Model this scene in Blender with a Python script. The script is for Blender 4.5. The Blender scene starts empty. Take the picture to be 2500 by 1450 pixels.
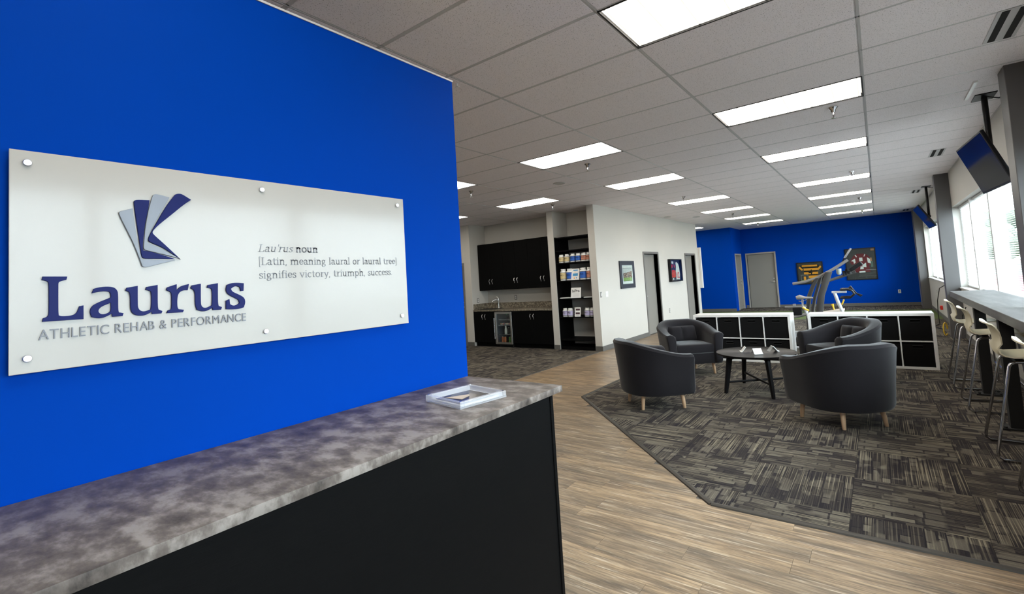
import bpy, bmesh, math, random
from mathutils import Vector, Matrix
random.seed(7)
PI = math.pi
S = bpy.context.scene
COL = S.collection
# ------------------------------------------------------------------ camera
H = 3.08
CY, CP, CR = -0.644878595, 0.0599563217, -0.0613534516
FOC, SX, SY = 1165.06, 12.8017, -104.1877
cam_d = bpy.data.cameras.new('camera'); cam = bpy.data.objects.new('camera', cam_d); COL.objects.link(cam)
S.camera = cam
_f = Vector((math.sin(CY)*math.cos(CP), math.cos(CY)*math.cos(CP), math.sin(CP)))
_r0 = Vector((math.cos(CY), -math.sin(CY), 0)); _u0 = _r0.cross(_f)
_r = math.cos(CR)*_r0 + math.sin(CR)*_u0; _u = -math.sin(CR)*_r0 + math.cos(CR)*_u0
m = Matrix((( _r.x, _u.x, -_f.x, 2.411297), (_r.y, _u.y, -_f.y, -4.942231), (_r.z, _u.z, -_f.z, 1.518583), (0,0,0,1)))
cam.matrix_world = m
cam_d.sensor_width = 36; cam_d.sensor_fit = 'HORIZONTAL'
cam_d.lens = 36*FOC/2500; cam_d.shift_x = -SX/2500; cam_d.shift_y = SY/2500
cam_d.clip_start = .02; cam_d.clip_end = 500
# ------------------------------------------------------------------ sky, daylight, exposure
W = bpy.data.worlds.new('overcast_sky'); S.world = W; W.use_nodes = True
bg = W.node_tree.nodes['Background']; bg.inputs[0].default_value = (.80, .90, 1, 1); bg.inputs[1].default_value = 11.0
LAMP = 6.0
S.view_settings.view_transform = 'Standard'; S.view_settings.look = 'None'
S.view_settings.gamma = 1; S.view_settings.use_curve_mapping = False
S.view_settings.exposure = 1.0
S.cycles.max_bounces = 8; S.cycles.diffuse_bounces = 5; S.cycles.glossy_bounces = 4
S.cycles.transparent_max_bounces = 24; S.cycles.caustics_reflective = False; S.cycles.caustics_refractive = False
S.cycles.use_denoising = True; S.cycles.sample_clamp_indirect = 6
for nm, y0, y1 in (('a', -5.5, .5), ('b', .9, 7.0), ('c', 7.4, 13.4)):      # portals: guide the sky light in through the windows
    ld = bpy.data.lights.new('window_portal', 'AREA'); ld.shape = 'RECTANGLE'; ld.size = 1.46; ld.size_y = y1-y0
    ld.cycles.is_portal = True
    lo = bpy.data.objects.new('window_portal', ld); COL.objects.link(lo); lo.location = (3.8, (y0+y1)/2, 1.68); lo.rotation_euler = (0, PI/2, 0)

# ------------------------------------------------------------------ helpers
class B:
    def __init__(s): s.bm = bmesh.new()
    def box(s, x0, y0, z0, x1, y1, z1, bev=0, seg=2, mat=None):
        vs = [s.bm.verts.new(p) for p in ((x0,y0,z0),(x1,y0,z0),(x1,y1,z0),(x0,y1,z0),(x0,y0,z1),(x1,y0,z1),(x1,y1,z1),(x0,y1,z1))]
        if mat is not None:
            for v in vs: v.co = mat @ v.co
        fs = [s.bm.faces.new([vs[i] for i in q]) for q in ((0,3,2,1),(4,5,6,7),(0,1,5,4),(1,2,6,5),(2,3,7,6),(3,0,4,7))]
        if bev:
            es = set(e for f in fs for e in f.edges)
            bmesh.ops.bevel(s.bm, geom=list(es), offset=bev, segments=seg, profile=.5, affect='EDGES')
        return s
    def ring(s, c, ax, r, n=12, r2=None):
        ax = Vector(ax).normalized(); t = Vector((0,0,1)) if abs(ax.z) < .9 else Vector((1,0,0))
        u = ax.cross(t).normalized(); v = ax.cross(u)
        return [s.bm.verts.new(Vector(c) + u*r*math.cos(2*PI*k/n) + v*(r2 or r)*math.sin(2*PI*k/n)) for k in range(n)]
    def skin(s, rings, cap=True):
        n = len(rings[0])
        for a, b in zip(rings, rings[1:]):
            for k in range(n): s.bm.faces.new((a[k], a[(k+1)%n], b[(k+1)%n], b[k]))
        if cap:
            s.bm.faces.new(rings[0][::-1]); s.bm.faces.new(rings[-1])
        return s
    def cyl(s, a, b, r, r2=None, n=14):
        a, b = Vector(a), Vector(b); ax = b-a
        return s.skin([s.ring(a, ax, r, n), s.ring(b, ax, r if r2 is None else r2, n)])
    def tube(s, pts, r, n=8, rs=None):
        pts = [Vector(p) for p in pts]; rings = []
        prev = None
        for i, p in enumerate(pts):
            d = (pts[min(i+1, len(pts)-1)] - pts[max(i-1, 0)]).normalized()
            if prev is None:
                t = Vector((0,0,1)) if abs(d.z) < .9 else Vector((1,0,0)); u = d.cross(t).normalized()
            else:
                u = (prev - d*prev.dot(d)).normalized()
            prev = u; v = d.cross(u); rr = rs[i] if rs else r
            rings.append([s.bm.verts.new(p + u*rr*math.cos(2*PI*k/n) + v*rr*math.sin(2*PI*k/n)) for k in range(n)])
        return s.skin(rings)
    def lathe(s, prof, c=(0,0,0), n=20):
        c = Vector(c); rings = []
        for r, z in prof:
            rings.append([s.bm.verts.new(c + Vector((max(r,1e-4)*math.cos(2*PI*k/n), max(r,1e-4)*math.sin(2*PI*k/n), z))) for k in range(n)])
        return s.skin(rings)
    def prism(s, pts, fn, d):      # pts 2D outline; fn(u,v,w)->3D ; depth d
        a = [s.bm.verts.new(fn(u, v, 0)) for u, v in pts]; b = [s.bm.verts.new(fn(u, v, d)) for u, v in pts]
        n = len(pts)
        s.bm.faces.new(a[::-1]); s.bm.faces.new(b)
        for k in range(n): s.bm.faces.new((a[k], a[(k+1)%n], b[(k+1)%n], b[k]))
        return s
    def quad(s, *ps):
        s.bm.faces.new([s.bm.verts.new(p) for p in ps]); return s
    def mesh(s, name, mat, smooth=False):
        bmesh.ops.recalc_face_normals(s.bm, faces=s.bm.faces)
        me = bpy.data.meshes.new(name); s.bm.to_mesh(me); s.bm.free()
        if mat: me.materials.append(mat)
        if smooth:
            me.polygons.foreach_set('use_smooth', [True]*len(me.polygons))
            try: me.set_sharp_from_angle(angle=math.radians(42))
            except Exception: pass
        return me
    def build(s, name, mat, parent=None, smooth=False):
        return link(name, s.mesh(name, mat, smooth), parent)
def link(name, me, parent=None, loc=None, rz=None):
    o = bpy.data.objects.new(name, me); COL.objects.link(o)
    if parent: o.parent = parent
    if loc: o.location = loc
    if rz is not None: o.rotation_euler = (0,0,rz)
    return o
def tag(o, label=None, cat=None, group=None, kind=None):
    if label: o['label'] = label
    if cat: o['category'] = cat
    if group: o['group'] = group
    if kind: o['kind'] = kind
    return o
def thing(name, label, cat, loc=(0,0,0), rz=0, group=None):
    o = bpy.data.objects.new(name, None); o.empty_display_size = .1; COL.objects.link(o)
    o.location = loc; o.rotation_euler = (0,0,rz)
    return tag(o, label, cat, group)
def struct(name, b, mat, smooth=False):
    o = b.build(name, mat, None, smooth); o['kind'] = 'structure'; return o
def dup(root, loc, rz, label=None, group=None):
    r = root.copy(); COL.objects.link(r); r.location = loc; r.rotation_euler = (0,0,rz)
    if label: r['label'] = label
    if group: r['group'] = group
    for ch in list(root.children):
        c = ch.copy(); COL.objects.link(c); c.parent = r
        for g in ch.children:
            d = g.copy(); COL.objects.link(d); d.parent = c
    return r
def bx(*a, **k): return B().box(*a, **k)

# ------------------------------------------------------------------ materials
def mat(name, col, rough=.5, metal=0, spec=.5, coat=0, emit=None, es=1, sheen=0):
    m = bpy.data.materials.new(name); m.use_nodes = True
    p = m.node_tree.nodes['Principled BSDF']
    p.inputs['Base Color'].default_value = (*col, 1); p.inputs['Roughness'].default_value = rough
    p.inputs['Metallic'].default_value = metal; p.inputs['Specular IOR Level'].default_value = spec
    p.inputs['Coat Weight'].default_value = coat; p.inputs['Coat Roughness'].default_value = .08
    p.inputs['Sheen Weight'].default_value = sheen
    if emit: p.inputs['Emission Color'].default_value = (*emit, 1); p.inputs['Emission Strength'].default_value = es
    return m
class N:
    def __init__(s, m): s.m = m; s.t = m.node_tree; s.p = s.t.nodes['Principled BSDF']
    def n(s, ty, **k):
        n = s.t.nodes.new(ty)
        for a, v in k.items():
            if a in n.inputs: s.set(n.inputs[a], v)
            else: setattr(n, a, v)
        return n
    def set(s, i, v):
        if hasattr(v, 'node'): s.t.links.new(v, i)
        else: i.default_value = v
    def mp(s, v, scale=(1,1,1), rot=(0,0,0), loc=(0,0,0)):
        n = s.t.nodes.new('ShaderNodeMapping'); s.t.links.new(v, n.inputs[0])
        n.inputs['Location'].default_value = loc; n.inputs['Rotation'].default_value = rot; n.inputs['Scale'].default_value = scale
        return n.outputs[0]
    def noise(s, v, scale, det=3, rough=.5):
        n = s.t.nodes.new('ShaderNodeTexNoise'); s.t.links.new(v, n.inputs['Vector'])
        n.inputs['Scale'].default_value = scale; n.inputs['Detail'].default_value = det; n.inputs['Roughness'].default_value = rough
        return n.outputs['Fac']
    def ramp(s, f, stops, const=False):
        n = s.t.nodes.new('ShaderNodeValToRGB'); s.t.links.new(f, n.inputs[0])
        e = n.color_ramp.elements
        while len(e) < len(stops): e.new(.5)
        for q, (pos, c) in zip(e, stops): q.position = pos; q.color = (*c, 1) if len(c) == 3 else c
        if const: n.color_ramp.interpolation = 'CONSTANT'
        return n.outputs[0]
    def mix(s, f, a, b, mode='MIX'):
        n = s.t.nodes.new('ShaderNodeMix'); n.data_type = 'RGBA'; n.blend_type = mode
        s.set(n.inputs[0], f); s.set(n.inputs[6], a); s.set(n.inputs[7], b)
        return n.outputs[2]
    def math(s, op, a, b=0.):
        n = s.t.nodes.new('ShaderNodeMath'); n.operation = op; s.set(n.inputs[0], a); s.set(n.inputs[1], b); return n.outputs[0]
    def obj(s): return s.t.nodes.new('ShaderNodeTexCoord').outputs['Object']
    def geo(s): return s.t.nodes.new('ShaderNodeNewGeometry').outputs['Position']
    def rnd(s): return s.t.nodes.new('ShaderNodeObjectInfo').outputs['Random']
    def bump(s, h, st=.2, d=.01):
        n = s.t.nodes.new('ShaderNodeBump'); s.t.links.new(h, n.inputs['Height']); n.inputs['Strength'].default_value = st
        n.inputs['Distance'].default_value = d; s.t.links.new(n.outputs[0], s.p.inputs['Normal'])
    def base(s, c): s.set(s.p.inputs['Base Color'], c)
    def rough(s, c): s.set(s.p.inputs['Roughness'], c)

def paint(name, col, rough=.55, spec=.4):
    m = mat(name, col, rough, spec=spec); q = N(m); g = q.geo()
    q.bump(q.noise(g, 160, 3), .05, .002)
    f = q.noise(g, 1.3, 2); a = tuple(c*.96 for c in col) + (1,); b = tuple(min(1, c*1.03) for c in col) + (1,)
    q.base(q.mix(f, a, b)); return m
M = {}
M['wall'] = paint('wall_paint', (.57, .545, .50))
M['blue'] = paint('blue_paint', (.0, .046, .36), .55, .02)
M['colgrey'] = paint('column_paint', (.105, .10, .10), .42, .3)
M['trimgrey'] = mat('baseboard_vinyl', (.115, .11, .10), .5)
M['frame'] = paint('door_frame_paint', (.17, .16, .148), .4)
M['door'] = paint('door_paint', (.24, .225, .20), .42)
M['farframe'] = paint('far_door_frame_paint', (.33, .31, .28), .4)
M['white'] = mat('white_laminate', (.80, .79, .77), .32)
M['plastic'] = mat('stool_plastic', (.76, .69, .50), .35, spec=.3)
M['chrome'] = mat('chrome', (.55, .55, .58), .10, 1)
M['steel'] = mat('brushed_steel', (.62, .61, .60), .28, 1)
M['stainless'] = mat('fridge_steel', (.5, .49, .47), .32, 1)
M['alu'] = mat('brushed_aluminium', (.8, .8, .82), .25, 1)
M['black'] = mat('black_satin', (.006, .006, .007), .4, spec=.25)
M['blackmat'] = mat('black_matt', (.006, .006, .006), .75)
M['blackwood'] = mat('black_table_lacquer', (.008, .0075, .008), .36, spec=.12)
M['gloss'] = mat('screen_glass', (.012, .013, .016), .07, spec=.8)
M['plate'] = mat('wall_plate', (.75, .74, .72), .4)
M['plategrey'] = mat('grey_wall_plate', (.22, .21, .19), .4)
M['slot'] = mat('vent_dark', (.004, .004, .004), .8)
M['paper'] = mat('white_card', (.82, .82, .8), .5)
M['navyl'] = mat('navy_letter', (.008, .014, .115), .4, spec=.12)
M['greyl'] = mat('grey_letter', (.26, .27, .30), .45, spec=.15)
M['silver'] = mat('silver_letter', (.25, .27, .31), .35, .15, spec=.3)
M['print'] = mat('grey_print', (.30, .31, .34), .5, spec=.15)
M['sign'] = mat('sign_acrylic', (.49, .47, .435), .16, spec=.4, coat=.3)
M['yellow'] = mat('yellow_plastic', (.8, .5, .03), .4)
M['red'] = mat('red_plastic', (.7, .03, .02), .4)
M['navy'] = mat('navy_print', (.008, .012, .05), .5)
M['redp'] = mat('red_print', (.65, .015, .02), .5)
M['gold'] = mat('gold_print', (.85, .33, .01), .6)
M['maroon'] = mat('maroon_cloth', (.16, .008, .014), .7)
M['darkcard'] = mat('dark_mat_board', (.035, .033, .033), .5)
M['green'] = mat('green_print', (.25, .4, .08), .6)
M['skin'] = mat('tan_print', (.45, .22, .12), .6)
# black laminate of the millwork
m = M['cab'] = mat('black_laminate', (.005, .005, .0055), .55, spec=.06); q = N(m); g = q.mp(q.geo(), (6, 6, 60)); 
q.bump(q.noise(g, 8, 4), .08, .002); q.base(q.mix(q.noise(g, 3, 4), (.002,.002,.0024,1), (.004,.004,.004,1)))
# speckled grey-brown laminate
def laminate(name, c0, c1, c2, sc=9, rough=.34, st=(1, 2.2, 1)):
    m = mat(name, c1, rough, spec=.5); q = N(m); g = q.mp(q.geo(), st)
    f = q.noise(g, sc, 7, .62); f2 = q.noise(q.mp(g, (1,1,1), loc=(7,3,1)), sc*.35, 3)
    a = q.ramp(f, [(.30, c0), (.48, c1), (.62, c2)])
    q.base(q.mix(q.math('MULTIPLY', f2, .55), a, (*c0, 1))); return m
M['lam'] = laminate('counter_laminate', (.05, .042, .038), (.17, .142, .125), (.36, .32, .29), 11, .45, (1, 1.6, 1)); M['lam'].node_tree.nodes['Principled BSDF'].inputs['Specular IOR Level'].default_value = .14
M['lamk'] = laminate('kitchen_laminate', (.05, .04, .03), (.17, .14, .10), (.42, .37, .28), 26, .35, (1,1,1))
M['bar'] = laminate('bar_laminate', (.09, .085, .085), (.125, .12, .12), (.16, .155, .15), 14, .5, (1, .12, 1)); M['bar'].node_tree.nodes['Principled BSDF'].inputs['Specular IOR Level'].default_value = .10
# ceiling tile
m = M['tile'] = mat('acoustic_tile', (.91, .85, .865), .8, spec=.2); q = N(m); g = q.geo()
sp = q.ramp(q.noise(g, 170, 2, .6), [(.0, (.24,.22,.21)), (.33, (.26,.24,.23)), (.385, (.91,.85,.865)), (1, (.93,.87,.885))])
q.base(q.mix(.85, (.91,.85,.865,1), sp)); q.bump(q.noise(g, 170, 2, .6), .12, .003)
M['grid'] = mat('ceiling_grid_paint', (.55, .535, .53), .4)
# lamp lens
m = M['lamp'] = mat('lamp_lens', (.9, .9, .88), .4); q = N(m)
bk = q.n('ShaderNodeTexBrick'); q.t.links.new(q.mp(q.obj(), (1,1,1)), bk.inputs['Vector'])
bk.offset = 0; bk.inputs['Scale'].default_value = 1; bk.inputs['Brick Width'].default_value = .1905; bk.inputs['Row Height'].default_value = .183
bk.inputs['Mortar Size'].default_value = .0045; bk.inputs['Mortar Smooth'].default_value = .0
bk.inputs['Color1'].default_value = (1, .93, .82, 1); bk.inputs['Color2'].default_value = (.9, .84, .73, 1); bk.inputs['Mortar'].default_value = (.075, .07, .058, 1)
q.set(q.p.inputs['Emission Color'], bk.outputs[0]); q.p.inputs['Emission Strength'].default_value = LAMP
# vinyl plank
m = M['plank'] = mat('vinyl_plank', (.2, .15, .11), .38, spec=.45); q = N(m); r = q.rnd()
cx = q.n('ShaderNodeCombineXYZ'); q.set(cx.inputs[0], q.math('MULTIPLY', r, 37.)); q.set(cx.inputs[1], q.math('MULTIPLY', r, 91.))
va = q.n('ShaderNodeVectorMath', operation='ADD'); q.t.links.new(q.geo(), va.inputs[0]); q.t.links.new(cx.outputs[0], va.inputs[1]); v = va.outputs[0]
f1 = q.noise(q.mp(v, (1.9, 13, 1)), 1, 6, .68); f2 = q.noise(q.mp(v, (3.2, 70, 1)), 1, 5, .7); f3 = q.noise(q.mp(v, (2.6, 48, 1)), 1, 4, .75)
c = q.ramp(f1, [(.30, (.09,.066,.044)), (.43, (.24,.165,.10)), (.55, (.42,.29,.17)), (.70, (.56,.41,.26))])
c = q.mix(q.math('MULTIPLY', r, .55), c, (.15, .12, .088, 1))
c = q.mix(q.ramp(f2, [(.42, (0,0,0)), (.64, (.8,.8,.8))]), c, (.075, .052, .034, 1))
c = q.mix(q.ramp(f3, [(.55, (0,0,0)), (.68, (.7,.7,.7))]), c, (.66, .55, .42, 1))
q.base(c); q.bump(f2, .15, .002)
# carpet tile : one tile is about +-0.305, yarn lines run along local Y
def carpetmat(name, world=False):
    m = mat(name, (.1,.09,.07), .95, spec=.15); q = N(m); r = q.rnd()
    if world: v = q.geo()
    else:
        cx = q.n('ShaderNodeCombineXYZ'); q.set(cx.inputs[0], q.math('MULTIPLY', r, 53.)); q.set(cx.inputs[1], q.math('MULTIPLY', r, 17.))
        va = q.n('ShaderNodeVectorMath', operation='ADD'); q.t.links.new(q.obj(), va.inputs[0]); q.t.links.new(cx.outputs[0], va.inputs[1]); v = va.outputs[0]
    def brick(scale, w, h, off, seed):
        b = q.n('ShaderNodeTexBrick'); q.t.links.new(q.mp(v, (1,1,1), rot=(0,0,PI/2), loc=(seed, seed*.37, 0)), b.inputs['Vector'])
        b.offset = off; b.squash = .6; b.squash_frequency = 3; b.inputs['Scale'].default_value = scale; b.inputs['Brick Width'].default_value = w; b.inputs['Row Height'].default_value = h
        b.inputs['Mortar Size'].default_value = .006; b.inputs['Mortar Smooth'].default_value = .1; b.inputs['Bias'].default_value = 0
        b.inputs['Color1'].default_value = (0,0,0,1); b.inputs['Color2'].default_value = (1,1,1,1); b.inputs['Mortar'].default_value = (.0,.0,.0,1)
        return b
    b1 = brick(1, .24, .088, .37, 1.3); b2 = brick(1, .15, .055, .61, 4.7)
    plate = q.ramp(b1.outputs[0], [(0, (.022,.018,.024)), (.35, (.045,.038,.038)), (.5, (.155,.135,.108)), (1, (.225,.198,.155))])
    p2 = q.ramp(b2.outputs[0], [(0, (.022,.018,.024)), (.55, (.06,.05,.045)), (.8, (.18,.157,.125)), (1, (.25,.22,.17))])
    sel = q.ramp(q.noise(q.mp(v, (3, 2, 1)), 2.2, 1), [(.47, (0,0,0)), (.53, (1,1,1))])
    c = q.mix(sel, plate, p2)
    ln = q.noise(q.mp(v, (150, 1.0, 1)), 1, 2, .5)
    yarn = q.ramp(ln, [(.30, (.012,.011,.016)), (.46, (.04,.034,.034)), (.55, (.12,.10,.075)), (.63, (.55,.48,.34))])
    seln = q.ramp(q.noise(q.mp(v, (1.4, 1.4, 1), loc=(3,9,0)), 2.0, 1), [(.42, (.18,.18,.18)), (.58, (.62,.62,.62))])
    c = q.mix(seln, c, yarn)
    c = q.mix(q.math('MULTIPLY', q.noise(v, 420, 2), .55), c, (.008,.008,.008,1))
    q.base(c); q.bump(q.noise(v, 420, 2), .5, .004); return m
M['carpet'] = carpetmat('carpet_tile'); M['carpetw'] = carpetmat('carpet_far', True)
m = M['turf'] = mat('turf', (.05,.09,.01), .9); q = N(m); q.base(q.mix(q.noise(q.geo(), 60, 4), (.035,.06,.008,1), (.09,.13,.02,1)))
# fabric
m = M['fabric'] = mat('charcoal_fabric', (.030, .028, .032), .9, spec=.08, sheen=.3); q = N(m); g = q.obj()
w = q.noise(q.mp(g, (1,1,1)), 420, 2); q.base(q.mix(w, (.0065,.006,.0085,1), (.022,.0195,.021,1))); q.bump(w, .3, .002)
q.p.inputs['Sheen Roughness'].default_value = .4
m = M['wood'] = mat('pale_beech', (.55, .35, .21), .45); q = N(m); q.base(q.mix(q.noise(q.mp(q.obj(), (30,30,3)), 2, 3), (.46,.28,.16,1), (.62,.42,.26,1)))
m = M['bin'] = mat('black_bin_fabric', (.006,.0058,.006), .85, spec=.1); q = N(m); q.bump(q.noise(q.obj(), 300, 2), .3, .002)
def glass(name, col=(1,1,1), gl=.06, rough=.0):
    m = bpy.data.materials.new(name); m.use_nodes = True; t = m.node_tree; t.nodes.clear()
    o = t.nodes.new('ShaderNodeOutputMaterial'); tr = t.nodes.new('ShaderNodeBsdfTransparent'); g = t.nodes.new('ShaderNodeBsdfGlossy'); x = t.nodes.new('ShaderNodeMixShader')
    lw = t.nodes.new('ShaderNodeLayerWeight'); lw.inputs[0].default_value = .3
    mm = t.nodes.new('ShaderNodeMath'); mm.operation = 'MULTIPLY_ADD'; mm.inputs[1].default_value = .22; mm.inputs[2].default_value = gl; mm.use_clamp = True
    t.links.new(lw.outputs['Facing'], mm.inputs[0]); t.links.new(mm.outputs[0], x.inputs[0])
    tr.inputs[0].default_value = (*col, 1); g.inputs['Roughness'].default_value = rough
    t.links.new(tr.outputs[0], x.inputs[1]); t.links.new(g.outputs[0], x.inputs[2]); t.links.new(x.outputs[0], o.inputs[0]); return m
M['glass'] = glass('window_glass', (.93, .96, .95), .02, .0); M['acryl'] = glass('acrylic', (.93, .94, .96), .16, .05)
def frosted(name):
    m = bpy.data.materials.new(name); m.use_nodes = True; t = m.node_tree; p = t.nodes['Principled BSDF']; o = t.nodes['Material Output']
    p.inputs['Base Color'].default_value = (.9,.92,.96,1); p.inputs['Roughness'].default_value = .12; p.inputs['Specular IOR Level'].default_value = .8
    tr = t.nodes.new('ShaderNodeBsdfTransparent'); x = t.nodes.new('ShaderNodeMixShader'); x.inputs[0].default_value = .30
    t.links.new(tr.outputs[0], x.inputs[1]); t.links.new(p.outputs[0], x.inputs[2]); t.links.new(x.outputs[0], o.inputs[0]); return m
M['frost'] = frosted('thick_acrylic_edge')
M['slat'] = mat('blind_slat', (.60, .60, .59), .45)
M['winframe'] = mat('window_frame', (.66, .66, .65), .45)

# ------------------------------------------------------------------ setting
WX, WR, WG = 3.59, 3.58, 3.69          # window wall face, glass plane
XL, YB, YN = -8.6, 15.42, -7.2
BX, BYE, BZT = .7267, -3.176, 2.58       # blue sign wall face, its end, its top
fl = struct('floor', bx(XL-.2, YN-.2, -.12, WX+.3, YB+.4, -.006), mat('floor_slab', (.10,.09,.08), .8))
def clip(poly, a, b, c):               # keep a*x+b*y <= c
    out = []
    for i in range(len(poly)):
        p, r_ = poly[i], poly[(i+1) % len(poly)]
        dp, dr = a*p[0]+b*p[1]-c, a*r_[0]+b*r_[1]-c
        if dp <= 0: out.append(p)
        if (dp < 0 < dr) or (dr < 0 < dp):
            t = dp/(dp-dr); out.append((p[0]+t*(r_[0]-p[0]), p[1]+t*(r_[1]-p[1])))
    return out
def area(p): return abs(sum(p[i][0]*p[(i+1)%len(p)][1]-p[(i+1)%len(p)][0]*p[i][1] for i in range(len(p))))/2
# carpet regions
CX0, CY0 = -.75, -1.66
DX, DY = (-.775, .51), (1.411, -1.67)
da, db = (DX[1]-DY[1]), (DY[0]-DX[0]); dn = math.hypot(da, db); dc = -(da*DX[0]+db*DX[1])/dn; da, db = -da/dn, -db/dn   # da x + db y <= dc keeps carpet side
def slab(poly, z0, z1, cx, cy, e=0):
    b = B()
    b.prism([(x-cx, y-cy) for x, y in poly], lambda u, v, w: (u, v, z0+w), z1-z0); return b
TS = .6096
full_tile = None
ncar = 0
def carpet_cell(ix, iy, x0, y0, regs, mt, name='carpet_tile'):
    global full_tile, ncar
    g_ = .0008; rect = [(x0+g_, y0+g_), (x0+TS-g_, y0+g_), (x0+TS-g_, y0+TS-g_), (x0+g_, y0+TS-g_)]
    p = rect
    for a, b_, c_ in regs:
        p = clip(p, a, b_, c_)
        if len(p) < 3: return
    if area(p) < .004: return
    cx, cy = x0+TS/2, y0+TS/2; odd = (ix+iy) % 2
    if area(p) > area(rect)*.999:
        if full_tile is None: full_tile = slab([(u-cx, v-cy) for u, v in rect], 0, .006, 0, 0).mesh('carpet_tile', mt)
        o = link(name, full_tile, fl, (cx, cy, -.001), PI/2 if odd else 0)
    else:
        a = PI/2 if odd else 0; ca, sa = math.cos(-a), math.sin(-a)
        pp = [((x-cx)*ca-(y-cy)*sa, (x-cx)*sa+(y-cy)*ca) for x, y in p]
        o = slab(pp, 0, .006, 0, 0).build(name, mt, fl); o.location = (cx, cy, -.001); o.rotation_euler = (0,0,a)
    ncar += 1
reg1 = [(-1,0,-CX0), (0,-1,-CY0), (da,db,dc), (1,0,WR), (0,1,10.7)]
for ix in range(-4, 4):
    for iy in range(-3, 22):
        carpet_cell(ix, iy, 1.54+ix*TS, -1.41+iy*TS, reg1, M['carpet'])
reg2 = [(1,0,-2.325), (0,-1,2.6), (0,1,4.03)]
for ix in range(-13, -5):
    for iy in range(-3, 9):
        carpet_cell(ix, iy, 1.54+ix*TS, -1.41+iy*TS, reg2, M['carpet'])
o = bx(-8.4, 13.62, -.004, WR, YB, .004).build('far_carpet', M['carpetw'], fl)
o = bx(-8.4, 10.7, -.004, WR, 13.62, .004).build('green_turf', M['turf'], fl)
# planks
PWD, PL = .148, 1.22
pk = B().box(.0006, .0006, 0, PL-.0006, PWD-.0006, .004).mesh('plank', M['plank']); npl = 0
def in_wood(x, y):
    if y > 10.7 or x > WX: return False
    if x > -2.31 and x < CX0: return True
    if y < -1.66: return x > -7
    if x <= -2.31: return y < -2.6
    return (da*x+db*y) > dc
rows = []
for iy in range(int(-6.6/PWD), int(10.7/PWD)+1):
    y0 = iy*PWD; off = random.random()*PL
    for ix in range(-7, 4):
        x0 = ix*PL+off
        if not (in_wood(x0+.05, y0+.07) or in_wood(x0+PL-.05, y0+.07) or in_wood(x0+PL/2, y0+.07) or in_wood(x0+PL/2, y0+.01)): continue
        xa, xb = x0, x0+PL
        if y0 > -1.66+.1 and y0+PWD > 1.: xa, xb = max(x0, -2.31), min(xb, CX0)
        if y0 > -2.5: xa = max(xa, -2.31)
        if xb-xa < .03: continue
        xb = min(xb, WX)
        d = math.hypot((xa+xb)/2-2.4, y0+4.9)
        vis = y0 > -3.6 and not (xa < -.3 and y0 < .6*(-xa)-2.6 and xb < 0)
        rows.append((not vis, d, xa, xb, y0, x0))
rows.sort()
rest = B()
for k, (_, d, xa, xb, y0, x0) in enumerate(rows):
    if k < 299:
        if abs((xb-xa)-PL) < 1e-4: link('plank', pk, fl, (xa, y0, -.006))
        else:
            o = B().box(.0006, .0006, 0, xb-xa-.0006, PWD-.0006, .004).build('plank', M['plank'], fl); o.location = (xa, y0, -.006)
    else: rest.box(xa+.0006, y0+.0006, -.006, xb-.0006, y0+PWD-.0006, -.002)
if len(rest.bm.verts): o = rest.build('far_planks', M['plank'], fl); o['kind'] = 'stuff'
else: rest.bm.free()
# rubber edge strips between plank and carpet
stm = mat('transition_strip', (.035,.03,.024), .5)
def strip(p, q_, w=.045):
    p, q_ = Vector((*p, 0)), Vector((*q_, 0)); d = (q_-p).normalized(); n = Vector((-d.y, d.x, 0))
    b = B(); rings = []
    for e in (p, q_): rings.append([b.bm.verts.new(e+n*a+Vector((0,0,z))) for a, z in ((-w/2,-.003),(-w/2+.006,.006),(0,.010),(w/2-.006,.008),(w/2,-.003))])
    b.skin(rings); b.build('edge_strip', stm, fl)
strip(DX, DY); strip(DY, (WR, -1.655)); strip(DX, (CX0-.01, 10.7)); strip((-2.315, -2.6), (-2.315, 4.03), .03)

# walls
def wallbox(name, *a, m_='wall'): return struct(name, bx(*a), M[m_])
wallbox('wall_sign', BX-.13, YN, 0, BX, BYE, BZT, m_='blue')
struct('trim_5', bx(BX-.133, YN, BZT, BX+.004, BYE+.003, BZT+.008), mat('wall_cap', (.6,.6,.6), .4))
wallbox('wall_corridor', -2.43, 4.04, 0, -2.28, 6.585, H)
b = B(); b.box(-2.43, 7.52, 0, -2.28, 9.82, H).box(-2.43, 10.75, 0, -2.28, 11.13, H).box(-2.43, 6.585, 2.06, -2.28, 7.52, H).box(-2.43, 9.82, 2.06, -2.28, 10.75, H)
struct('wall_corridor_far', b, M['wall'])
b = B(); b.box(-7.1, 4.04, 2.06, -6.08, 4.19, H).box(-6.08, 4.04, 0, -5.855, 4.8, H).box(XL, 4.04, 0, -7.1, 4.19, H)
b.box(-5.855, 4.65, 0, -3.465, 4.8, H)
struct('wall_kitchen', b, M['wall'])
b = B(); b.box(-3.465, 4.04, 0, -3.31, 4.8, H).box(-2.44, 4.04, 0, -2.43, 4.8, H).box(-3.31, 4.65, 0, -2.44, 4.8, H)
struct('wall_niche', b, M['wall'])
wallbox('wall_turf_end', XL, 13.8, 0, -1.83, 13.95, H, m_='blue')
b = B(); b.box(-1.98, 13.95, 0, -1.83, 14.24, H).box(-1.98, 15.10, 0, -1.83, YB, H).box(-1.98, 14.24, 2.06, -1.83, 15.10, H)
struct('wall_turf_return', b, M['blue'])
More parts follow.
